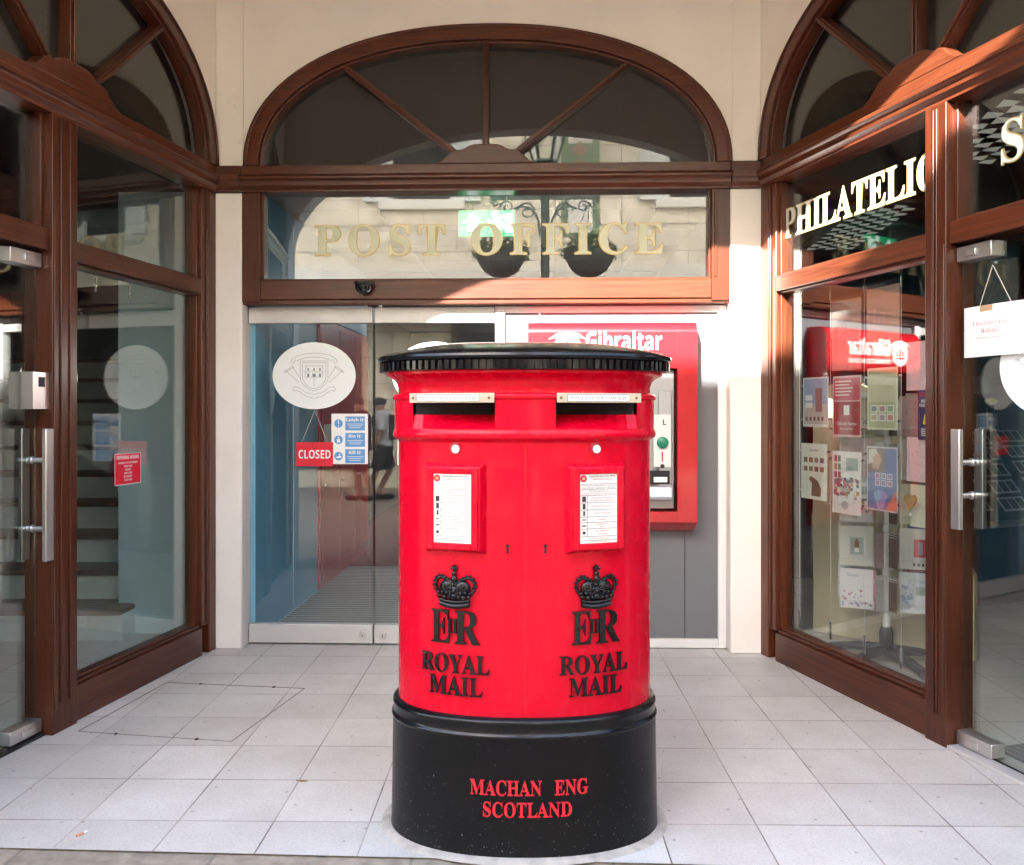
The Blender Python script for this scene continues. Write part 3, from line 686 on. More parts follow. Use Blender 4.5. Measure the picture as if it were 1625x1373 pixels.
# ================================================================== THE POST BOX
PA, PB, PN = .411, .25, 2.2
BX, BY = .040, 2.53 + PB
pb = thing('post_box', 'large red double post box with black cap and plinth', 'post box', 'W', (BX, BY, 0))
def pl(u, a=PA, b=PB):
    au = min(1, abs(u)); return (a * u, -b * (1 - au ** PN) ** (1 / PN))
TS = []
def tu(u): return math.acos(max(-1, min(1, math.copysign(abs(u) ** (PN / 2), u))))   # angle whose x is u
SL0, SL1 = .088 / PA, .336 / PA
ts = [math.pi * 2 * i / 168 for i in range(168)] + [2 * math.pi - tu(x) for x in (SL0, SL1, -SL0, -SL1)]
ts = sorted(set(round(t, 5) for t in ts))
def se(t, a, b):
    c, s = math.cos(t), math.sin(t)
    return (a * math.copysign(abs(c) ** (2 / PN), c), b * math.copysign(abs(s) ** (2 / PN), s))
def loft(mb, prof, a=PA, b=PB, cap0=False, cap1=False, skip=None):
    k = len(ts); vs = []; fs = []
    for (off, z) in prof:
        for t in ts: x, y = se(t, a + off, b + off); vs.append((x, y, z))
    for i in range(len(prof) - 1):
        for j in range(k):
            if skip and skip(prof[i], prof[i + 1], ts[j], ts[(j + 1) % k]): continue
            fs.append((i * k + j, i * k + (j + 1) % k, (i + 1) * k + (j + 1) % k, (i + 1) * k + j))
    if cap0: fs.append(tuple(range(k - 1, -1, -1)))
    if cap1: fs.append(tuple((len(prof) - 1) * k + j for j in range(k)))
    return mb.add(vs, fs)
BAND = .013
ZL0, ZL1 = 1.281, 1.366
def sk(p, q, t0, t1):
    if abs(p[1] - ZL0) > 1e-6 or abs(q[1] - ZL1) > 1e-6: return False
    tm = (t0 + t1) / 2
    if tm < math.pi: return False
    u = se(tm, 1, 1)[0]
    return SL0 < abs(u) < SL1
m = MB().use(RED)
prof = [(0, .385), (0, .42), (0, .60), (0, .90), (0, 1.15), (0, 1.236), (.002, 1.243), (.010, 1.247), (.017, 1.253), (.0195, 1.262), (.017, 1.271), (BAND, 1.277), (BAND, ZL0), (BAND, ZL1), (BAND, 1.3685),
        (.018, 1.372), (.0195, 1.379), (.017, 1.386), (.010, 1.390), (.002, 1.391), (.001, 1.396), (.001, 1.412), (.004, 1.417), (.004, 1.420), (.008, 1.428), (.018, 1.438), (.034, 1.446), (.040, 1.449), (.040, 1.456)]
loft(m, prof, skip=sk)
# recesses behind the slots
for g in (-1, 1):
    u0, u1 = sorted((g * SL0, g * SL1))
    us = [u0 + (u1 - u0) * i / 8 for i in range(9)]
    yb = min(pl(u, PA + BAND, PB + BAND)[1] for u in us) + .055 + (.045 if True else 0)
    fr_ = [pl(u, PA + BAND, PB + BAND) for u in us]
    zs = ZL0 + .043
    for i in range(8):
        (xa, ya), (xb, yb_) = fr_[i], fr_[i + 1]
        m.quad((xa, ya, ZL0), (xb, yb_, ZL0), (xb, yb, zs), (xa, yb, zs))      # sloping lip
        m.quad((xa, ya, ZL1), (xa, yb, ZL1), (xb, yb, ZL1), (xb, yb_, ZL1))
    for (x, y) in (fr_[0], fr_[-1]):
        m.add([(x, y, ZL0), (x, yb, zs), (x, yb, ZL1), (x, y, ZL1)], [(0, 1, 2, 3)])
body = part('body', m, pb, 0, 50)
for g in (-1, 1):
    m = MB().use(VOID); x0, x1 = sorted((g * .0865, g * .338))
    yb = min(pl(g * SL0, PA + BAND, PB + BAND)[1], pl(g * SL1, PA + BAND, PB + BAND)[1]) + .1
    m.box(x0, x1, yb + .0015, yb + .012, ZL0 + .03, ZL1 + .004); part('letter_slot', m, pb)
# joint between the two doors
m = MB().use(mat('seam_red', (.60, .005, .018), .4))
loft_s = [(-.0014, -PB - .0012), (.0014, -PB - .0012), (.0014, -PB + .01), (-.0014, -PB + .01)]
m.prism_xy(loft_s, .425, 1.236); part('door_joint', m, pb)
m = MB().use(PLINTH)
loft(m, [(.026, 0), (.023, .02), (.020, .20), (.018, .352), (.019, .355)], cap0=True)
m.use(BLACKG)
loft(m, [(.019, .355), (.0215, .358), (.0222, .362), (.0215, .366), (.0165, .369), (.0155, .373), (.0155, .391), (.0172, .395), (.0185, .400), (.018, .405), (.016, .409), (.008, .413), (.0003, .416)])
part('plinth', m, pb, 0, 50)
m = MB().use(mat('mortar', (.42, .39, .35), .9, var=.25, vscale=18, bump=.4, bscale=60)); loft(m, [(.055, .0005), (.042, .006), (.027, .009), (.020, .009)]); part('mortar_bed', m, pb, 0, 50)
m = MB().use(BLACKG)
loft(m, [(.036, 1.4555), (.045, 1.457), (.053, 1.459), (.053, 1.487), (.061, 1.489), (.0675, 1.493), (.070, 1.499), (.0675, 1.506), (.057, 1.511), (.03, 1.520), (-.03, 1.534), (-.10, 1.547), (-.16, 1.555), (-.21, 1.558)], cap0=True, cap1=True)
# dentils round the cap
per = []
N_ = 1200
for i in range(N_ + 1): per.append(se(2 * math.pi * i / N_, PA + .055, PB + .055))
ac = [0]
for p, q in zip(per[:-1], per[1:]): ac.append(ac[-1] + math.hypot(q[0] - p[0], q[1] - p[1]))
ND = 112
jj = 0
for k in range(ND):
    s_ = ac[-1] * (k + .5) / ND
    while ac[jj + 1] < s_: jj += 1
    f = (s_ - ac[jj]) / (ac[jj + 1] - ac[jj]); p = Vector(per[jj]).lerp(Vector(per[jj + 1]), f); d = (Vector(per[jj + 1]) - Vector(per[jj])).normalized(); nn = Vector((d.y, -d.x)); hw = .0075
    a_ = p - d * hw - nn * .004; b_ = p + d * hw - nn * .004; c_ = p + d * hw * .8 + nn * .008; e_ = p - d * hw * .8 + nn * .008
    m.prism_xy([a_, b_, c_, e_], 1.4602, 1.4868)
part('cap', m, pb, 0, 42)
# surface mapping: s along the front from the centre, h outwards
tab = []
ss = 0; prev = pl(0)
for i in range(0, 991):
    u = math.sin(i / 990 * math.pi / 2); p = pl(u)
    ss += math.hypot(p[0] - prev[0], p[1] - prev[1]); prev = p; tab.append((ss, u))
def surf(s):
    a_ = abs(s); lo, hi = 0, len(tab) - 1
    while hi - lo > 1:
        md = (lo + hi) // 2
        if tab[md][0] < a_: lo = md
        else: hi = md
    f = (a_ - tab[lo][0]) / max(1e-9, tab[hi][0] - tab[lo][0]); u = tab[lo][1] + f * (tab[hi][1] - tab[lo][1])
    u = math.copysign(u, s); x, y = pl(u)
    n = Vector((math.copysign(abs(u) ** (PN - 1), u) / PA, -abs(y / PB) ** (PN - 1) / PB)).normalized()
    return x, y, n
def onbox(extra=0):
    def fn(x, y, z):
        px, py, n = surf(x); h = -y + extra
        return (px + n.x * h, py + n.y * h, z)
    return fn
def crown_mesh(xc, z0, k=1.0):
    """crown in relief, width .14, height .132; x along the surface, -y outwards"""
    m = MB().use(BLACKG)
    def T(pts, r, **kw): m.tube([(xc + p[0], -(p[2] if len(p) > 2 else .006), z0 + p[1]) for p in pts], r, 8, **kw)
    cv = lambda x: .010 * (x / .045) ** 2 - .010
    T([(x, .012 + cv(x) * .7) for x in [-.047 + .0094 * i for i in range(11)]], .0085)
    T([(x, .024 + cv(x) * .6, .008) for x in [-.049 + .0098 * i for i in range(11)]], .0055)
    # cap of the crown
    m.ball((xc - .024, -.004, z0 + .058), .027, .012, .026, 12, 7); m.ball((xc + .024, -.004, z0 + .058), .027, .012, .026, 12, 7); m.ball((xc, -.004, z0 + .045), .035, .012, .024, 12, 7)
    for x, z, r in ((-.047, .036, .007), (-.030, .033, .0075), (-.015, .034, .006), (0, .036, .009), (.015, .034, .006), (.030, .033, .0075), (.047, .036, .007), (-.036, .047, .006), (.036, .047, .006), (0, .052, .008), (-.022, .047, .0055), (.022, .047, .0055), (-.05, .046, .0055), (.05, .046, .0055), (-.012, .06, .006), (.012, .06, .006), (-.03, .066, .006), (.03, .066, .006)):
        m.ball((xc + x, -.014, z0 + z), r, .006, r, 8, 5)
    for g in (-1, 1):
        arc = [(g * .048, .036), (g * .058, .052), (g * .062, .070), (g * .057, .085), (g * .046, .092), (g * .033, .089), (g * .018, .080), (g * .004, .076)]
        T(arc, .0048)
        for i, (x, z) in enumerate([(.0545, .044), (.062, .054), (.0675, .066), (.0665, .079), (.060, .090), (.050, .0975), (.039, .097), (.029, .0925), (.020, .087)]):
            m.ball((xc + g * x, -.008, z0 + z), .0048, .0048, .0048, 7, 5)
    m.ball((xc, -.010, z0 + .088), .0105, .008, .0125, 10, 6); T([(0, .07), (0, .088)], [.011, .008]); m.ball((xc, -.008, z0 + .104), .0085, .007, .0085, 10, 6)
    T([(0, .108), (0, .130)], [.004, .0055]); T([(-.010, .120), (0, .120), (.010, .120)], [.0055, .0035, .0055])
    return m
for g, s0 in ((-1, -.215), (1, .216)):
    part('royal_crown', crown_mesh(s0, .740).mapped(onbox()), pb, 0, 60)
    m = MB().use(BLACKG)
    m.text('E', .100, s0 - .046, .632, .0, 'serif', .009, .0018, width=.062, wmode='stretch'); m.text('R', .100, s0 + .040, .632, .0, 'serif', .009, .0018, width=.079, wmode='stretch'); m.text('II', .042, s0 - .0065, .664, .0, 'serif', .011, .0012, width=.033, wmode='stretch')
    part('royal_cipher', m.mapped(onbox(.0005)), pb, .0014, 30)
    m = MB().use(BLACKG)
    m.text('ROYAL', .055, s0 - .003, .543, 0, 'serif', .008, .0016, width=.222, thin=-.0016, wmode='stretch'); part('lettering', m.mapped(onbox(.0005)), pb, .0014, 30); m = MB().use(BLACKG); m.text('MAIL', .055, s0 + .001, .476, 0, 'serif', .008, .0016, width=.172, thin=-.0016, wmode='stretch')
    part('lettering', m.mapped(onbox(.0005)), pb, .0014, 30)
    # nameplate over the slot: flat sprung strip, brass coloured
    sA, sB = sorted((s0 - .110, s0 + .108)); gz = MB().use(mat('nickel', (.58, .52, .44), .3, metal=.75, rvar=.08, bscale=30))
    px, py, n = surf(s0 - g * .002); ang = math.degrees(math.atan2(n.x, -n.y))
    q = .5
    gz.box(-.132, .132, -.0035, 0, -.0145, .0145)
    pn = part('nameplate', gz, pb, .0015, off=(px + n.x * .034, py + n.y * .034, 1.374), rz=ang * .72)
    m = MB().use(WHITE); m.box(-.100 if g > 0 else -.108, .094 if g > 0 else .084, -.0046, -.0036, -.0095, .0095); m.use(INK)
    xo = -.003 if g > 0 else -.012
    m.text('POST ALL LETTER ITEMS HERE', .0098, xo, -.005, -.0049, 'serif', width=.178, wmode='stretch')
    for zz in (-.0098, .0098): m.box(xo - .098, xo + .097, -.0048, -.0037, zz - .0006, zz + .0006)
    for xx in (xo - .098, xo + .097): m.box(xx - .0006, xx + .0006, -.0048, -.0037, -.0092, .0092)
    part('plate_label', m, pn, 0, 0)
    for xx in (-.120, .116): m = MB().use(mat('old_screw', (.18, .11, .08), .5, metal=.5)); m.lathe([(.0042, 0), (.0042, -.0015)], (xx, -.0036, 0), 12, 'y'); part('screw', m, pn)
    # little number window
    px, py, n = surf(s0); ang = math.degrees(math.atan2(n.x, -n.y))
    m = MB().use(mat('shadow_red', (.30, .004, .012), .5)); m.lathe([(.0185, .0), (.0185, -.0015), (.0165, -.0025)], (0, 0, 0), 24, 'y')
    m.use(WHITE); m.lathe([(.0125, -.0027), (.0125, -.0034)], (.0025, 0, -.002), 20, 'y'); m.use(INK); m.text('1' if g > 0 else '7', .011, .0025, -.0075, -.0037, 'sans')
    part('number_tablet', m, pb, off=(px + n.x * .001, py + n.y * .001, 1.222), rz=ang)
    # notice frame
    a2 = ang; px, py, n = surf(s0)
    fo = part('notice_frame', (lambda mb: mb)(MB().use(RED)) if False else (lambda: (lambda mb: (frustum(mb, -.104, .104, -.142, .142, -.026, .02, .017), mb)[1])(MB().use(RED)))(), pb, .003, 30, off=(px - n.x * .004, py - n.y * .004, 1.042), rz=a2)
    m = MB().use(RED)
    m.box(-.082, -.0605, -.032, -.0262, -.123, .123); m.box(.0605, .082, -.032, -.0262, -.123, .123); m.box(-.0605, .0605, -.032, -.0262, .104, .123); m.box(-.0605, .0605, -.032, -.0262, -.123, -.104)
    part('inner_frame', m, fo, .003)
    m = MB().use(mat('notice_paper', (.70, .69, .67), .55, var=.04, vscale=18)); m.box(-.060, .060, -.0278, -.0263, -.1035, .1035)
    Y = -.0282
    m.use(INK)
    for z in (.074, .058, .040, .018, -.003, -.024, -.041, -.060, -.083, -.095): m.box(-.058, .058, Y, -.0279, z - .0006, z + .0006)
    m.box(-.0375, -.0365, Y - .0002, -.0279, -.083, .040)
    m.text('Royal Gibraltar Post Office', .0058, .012, .094, Y, 'bold', width=.085, wmode='stretch'); m.use(REDINK); m.text('IMPORTANT NOTICE', .0045, .012, .086, Y, 'bold'); m.use(SIGNBLUE); m.text('www.post.gi', .004, .012, .078, Y)
    m.use(INK); m.text('The sender is responsible for checking', .0042, 0, .0675, Y, width=.108, wmode='stretch'); m.text('that the item is allowed in the post', .0042, 0, .0605, Y, width=.106, wmode='stretch'); m.text('The following items are', .0045, .0, .0505, Y)
    m.use(REDINK); m.text('strictly Prohibited in Your Parcel', .0045, 0, .0435, Y, width=.104, wmode='stretch')
    for z, t in ((.0305, 'ALL types of Batteries,'), (.0225, 'including Lithium Batteries'), (.0055, 'ALL Electronic Devices'), (-.0155, 'Lighters & Matches'), (-.0345, 'Needles'), (-.049, 'Fireworks &'), (-.057, 'Flares'), (-.069, 'ALL Drugs and'), (-.078, 'Narcotics')): m.text(t, .005, .011, z, Y)
    m.use(INK); m.text('Items found will be destroyed', .0036, 0, -.0905, Y); m.text('Thank you for your help', .0036, 0, -.1, Y)
    for z, kx, kz in ((.029, .006, .008), (.0075, .0045, .008), (-.0135, .003, .007), (-.0325, .006, .0015), (-.0505, .0065, .002), (-.0715, .0045, .0045)): m.box(-.0475 - kx, -.0475 + kx, Y - .0003, -.0279, z - kz, z + kz)
    m.use(REDINK); m.prism_xz([(-.049 + .011 * math.cos(t * .5236), .0905 + .011 * math.sin(t * .5236)) for t in range(12)], Y - .0002, -.0279)
    m.use(GOLD); m.box(-.053, -.045, Y - .0007, Y - .0003, .087, .094)
    part('notice', m, fo, 0, 0)
for x in (-.053, .060):
    m = MB().use(VOID); px, py, n = surf(x)
    m.prism_xz([(.0055 * math.cos(t * .5236), .008 + .0055 * math.sin(t * .5236)) for t in range(12)], -.001, .004); m.prism_xz([(-.0025, .006), (-.0035, -.014), (.0035, -.014), (.0025, .006)], -.0014, .004)
    part('keyhole', m, pb, off=(px, py, .922), rz=math.degrees(math.atan2(n.x, -n.y)))
m = MB().use(mat('raised_red', (.62, .02, .035), .4, bump=.2, bscale=90))
m.text('MACHAN', .043, -.057, .193, 0, 'serif', .007, .0018, width=.208, thin=-.0008, wmode='stretch'); m.text('ENG', .043, .134, .193, 0, 'serif', .007, .0018, width=.098, thin=-.0008, wmode='stretch'); m.text('SCOTLAND', .042, .006, .129, 0, 'serif', .007, .0018, width=.258, thin=-.0008, wmode='stretch')
part('maker_lettering', m.mapped(onbox(.0205)), pb, .0014, 30)

# ================================================================== SIGNS AND PAPERS ON THE DOORS
def sheet(w_, h_, m_, t=.002, curl=0): return MB().use(m_).box(-w_ / 2, w_ / 2, -t, 0, 0, h_)
cs = thing('closed_sign', 'red sign reading CLOSED in white on the glass door', 'sign', 'C', (-.986, DY + .006, 1.023))
m = sheet(.213, .138, SIGNRED, .003); m.use(WHITE); m.text('CLOSED', .048, 0, .045, -.0035, 'bold', width=.185, wmode='stretch'); part('board', m, cs, .0008)
m = MB().use(WIRE); m.tube([(-.075, 0, .136), (.0, 0, .318)], .0011, 5); m.tube([(.075, 0, .136), (.0, 0, .318)], .0011, 5); part('string', m, cs)
m = MB().use(GD); m.lathe([(.016, 0), (.012, -.006), (.006, -.012)], (0, .012, .318), 14, 'y'); part('suction_cup', m, cs)
m = sheet(.210, .288, WHITE, .001)
for i, t in enumerate(('Catch it!', 'Bin it!', 'Kill it!')):
    zb = .288 - .012 - .084 - i * .0935
    m.use(SIGNBLUE); m.box(-.025, .088, -.0014, -.0010, zb, zb + .080)
    m.prism_xz([(-.064 + .0245 * math.cos(a * .314), zb + .040 + .0245 * math.sin(a * .314)) for a in range(20)], -.0014, -.0010)
    m.use(WHITE); m.text(t, .019, .031, zb + .052, -.0018, 'bold')
    for q in range(3): m.box(-.015 + q * .006, .080 - q * .008, -.0018, -.0015, zb + .036 - q * .0105, zb + .0385 - q * .0105)
    if i == 0: m.box(-.067, -.061, -.0018, -.0015, zb + .036, zb + .058); m.box(-.067, -.061, -.0018, -.0015, zb + .022, zb + .029)
    elif i == 1: m.box(-.073, -.055, -.0018, -.0015, zb + .025, zb + .045); m.box(-.068, -.060, -.0018, -.0015, zb + .048, zb + .057)
    else: m.prism_xz([(-.080, zb + .034), (-.07, zb + .028), (-.05, zb + .03), (-.046, zb + .04), (-.06, zb + .044)], -.0018, -.0015); m.box(-.062, -.054, -.0018, -.0015, zb + .046, zb + .054)
solo('hygiene_poster', m, 'white and blue poster reading Catch it, Bin it, Kill it', 'poster', 'C', (-.785, DY + .008, 1.036), smooth=0)
m = sheet(.20, .30, WHITE, .001); m.use(INK)
for i in range(8): m.box(-.08, .08 - .02 * (i % 3), -.0014, -.0011, .05 + .028 * i, .054 + .028 * i)
solo('paper_notice', m, 'white paper notice on the door, just left of the post box', 'notice', 'C', (-.41, DY + .008, 1.03), smooth=0)
m = sheet(.20, .15, SIGNRED, .002); m.use(WHITE)
m.text('OPENING HOURS', .017, 0, .122, -.0025, 'bold', width=.17, wmode='stretch')
for i, t in enumerate(('MONDAY TO THURSDAY', '0900-1630', 'FRIDAY', '0900-1530', 'SATURDAY', '1000-1300')): m.text(t, .009, 0, .100 - i * .0165, -.0025, 'bold')
for xx in (-.099, .099): m.box(xx - .0015, xx + .0015, -.0024, -.0021, .0, .15)
for zz in (.0015, .1485): m.box(-.0975, .0975, -.0024, -.0021, zz - .0015, zz + .0015)
solo('opening_hours_sign', m, 'small red OPENING HOURS sign hanging in the staircase window', 'sign', 'L', (-.705, .06, .985), smooth=0, tilt=0)
# exit sign hung inside above the doors
ex = thing('exit_sign', 'green emergency exit sign with white arrow and running figure', 'exit sign', 'C', (-.02, .42, 2.40))
m = MB().use(GREEN); m.box(-.17, .17, -.01, .01, 0, .155); m.use(EWHITE)
m.text('\u2b06', .10, -.085, .028, -.012, 'sans'); m.text('\U0001F3C3', .10, .075, .03, -.012, 'sans'); m.box(.115, .155, -.0115, -.0102, .02, .135)
part('panel', m, ex, 0, 0)
m = MB().use(ALU); m.tube([(-.12, 0, .155), (-.12, 0, .24)], .004, 6); part('hanger', m, ex); m = MB().use(ALU); m.tube([(.12, 0, .155), (.12, 0, .24)], .004, 6); part('hanger', m, ex)

# ================================================================== POST OFFICE INTERIOR
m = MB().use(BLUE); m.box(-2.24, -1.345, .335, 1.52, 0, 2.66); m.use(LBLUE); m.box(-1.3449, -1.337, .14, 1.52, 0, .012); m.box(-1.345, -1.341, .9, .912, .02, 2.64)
m.use(mat('glare_blue', (.62, .80, .87), .45, var=.04)); m.box(-2.24, -1.40, .322, .3349, 0, 2.66); m.use(BLUE); m.box(-1.372, -1.345, .147, .3349, 0, 2.66); m.box(-1.75, -1.352, 1.5205, 3.33, 2.06, 2.638)  # stair-side face coloured paler to stand for reflection and room light
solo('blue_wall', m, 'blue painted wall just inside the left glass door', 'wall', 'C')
cb2 = thing('locker_bank', 'row of dark red letter lockers behind the blue wall', 'lockers', 'C', (-1.35, 1.525, 0))
m = MB().use(CABRED); m.box(-.4, 0, 0, 1.80, .0, 2.05); part('carcass', m, cb2, .004)
m = MB().use(BRED); m.box(-.02, .022, -.004, .05, .08, 2.05); part('edge_strip', m, cb2, .002)
for i in range(3):
    m = MB().use(CABRED); m.box(.0, .018, .07 + i * .58, .63 + i * .58, .12, 2.0); dd = part('locker_door', m, cb2, .003)
    m = MB().use(CHROME); m.ball((.03, .11 + i * .58, .78), .014); part('knob', m, dd)
    m = MB().use(WHITE); m.box(.0182, .0195, .13 + i * .58, .34 + i * .58, 1.02, 1.24); part('paper_label', m, dd)
m = MB().use(mat('red_vinyl', (.22, .05, .05), .25, var=.08)); m.quad((-1.8, 2.55, .004), (1.4, 2.55, .004), (1.4, 9.0, .004), (-1.8, 9.0, .004))
setting('floor', m, 'C')
m = MB().use(MATS_); m.box(-1.335, 1.38, .16, 2.5, .001, .012)
solo('entrance_mat', m, 'grey and black striped entrance mat behind the post office doors', 'mat', 'C')
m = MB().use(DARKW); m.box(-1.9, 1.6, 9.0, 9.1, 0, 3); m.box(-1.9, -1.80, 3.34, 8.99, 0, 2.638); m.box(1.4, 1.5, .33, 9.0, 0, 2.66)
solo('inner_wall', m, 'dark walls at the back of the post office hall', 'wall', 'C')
m = MB().use(CEIL); m.box(-1.8, 1.4, .16, 9.0, 2.64, 2.7)
m.use(mat('ceiling_rail', (.33, .35, .36), .6))
for y in (.75, 1.35, 1.95, 2.55, 3.15, 3.75): m.box(-1.34, 1.4, y, y + .02, 2.636, 2.6399)
for x in (-.75, -.15, .45, 1.05): m.box(x, x + .02, .16, 6.4, 2.632, 2.6355)
setting('ceiling', m, 'C')
for (x, y, lab) in ((-.75, 4.5, 'square lit ceiling panel over the far end of the lockers'), (.45, 4.5, 'square lit ceiling panel beside the lockers, door side'), (-.75, 6.6, 'square lit ceiling panel before the service counter'), (.45, 6.6, 'square lit ceiling panel in the depth of the hall')):
    m = MB().use(LAMP); m.box(x - .3, x + .3, y - .3, y + .3, 2.622, 2.634)
    solo('ceiling_light', m, lab, 'ceiling light', 'C', group='post office ceiling lights')
m = MB().use(mat('counter_wood', (.16, .13, .10), .5)); m.box(-.9, 1.3, 7.6, 8.3, 0, 1.1); m.use(WHITEF); m.box(-.95, 1.3, 7.55, 8.3, 1.1, 1.14)
solo('service_counter', m, 'dim service counter at the back of the post office', 'counter', 'C', bevel=.004)

# ================================================================== STAIRCASE ROOM
st = thing('staircase', 'grey staircase with dark wooden nosings behind the left window', 'staircase', 'W', (-3.335, 4.93, 0))
for i in range(10):
    m = MB().use(RISER); y0 = .28 * i; z0 = .18 * i
    m.box(-1.3, 1.06, y0, 2.85, z0 + (.0 if i else 0), z0 + .15); part('step', m, st)
    m = MB().use(NOSE); m.box(-1.3, 1.06, y0 - .025, y0 + .285, z0 + .1502, z0 + .18); part('nosing', m, st, .004)
m = MB().use(GREYW); m.box(-4.8, -4.6, 2.4, 9, 0, 3); m.box(-4.6, -2.4, 7.75, 7.9, 0, 3)
solo('inner_wall', m, 'grey wall of the dim stairwell behind the left shopfront', 'wall', 'W')
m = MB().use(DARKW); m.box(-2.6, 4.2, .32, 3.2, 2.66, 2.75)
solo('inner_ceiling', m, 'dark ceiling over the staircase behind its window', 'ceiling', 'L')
m = MB().use(GREYW); m.box(-2.22, -2.10, 6.35, 8, 0, 2.66)
solo('inner_wall', m, 'grey end wall beside the upper stairs', 'wall', 'W')
m = MB().use(MATL); m.box(-2.4, -1.32, .22, 1.2, .001, .012)
solo('entrance_mat', m, 'grey ribbed mat inside the staircase door', 'mat', 'L')
ch = MB().use(CHROME)
for k in range(4): ch.tube([(0.006 * math.cos(a) * (1 if k % 2 else .3), .006 * math.cos(a) * (.3 if k % 2 else 1), -.012 - .018 * k + .012 * math.sin(a)) for a in [i * math.pi / 5 for i in range(11)]], .0018, 5, caps=False)
for i, s in enumerate((.87, .62)):
    solo('hanging_chain', ch, ('short chain under the staircase window transom, nearer the post', 'short chain under the staircase window transom, nearer the corner')[i], 'chain', 'L', (-s, .11, 1.966), group='chains in the staircase window')

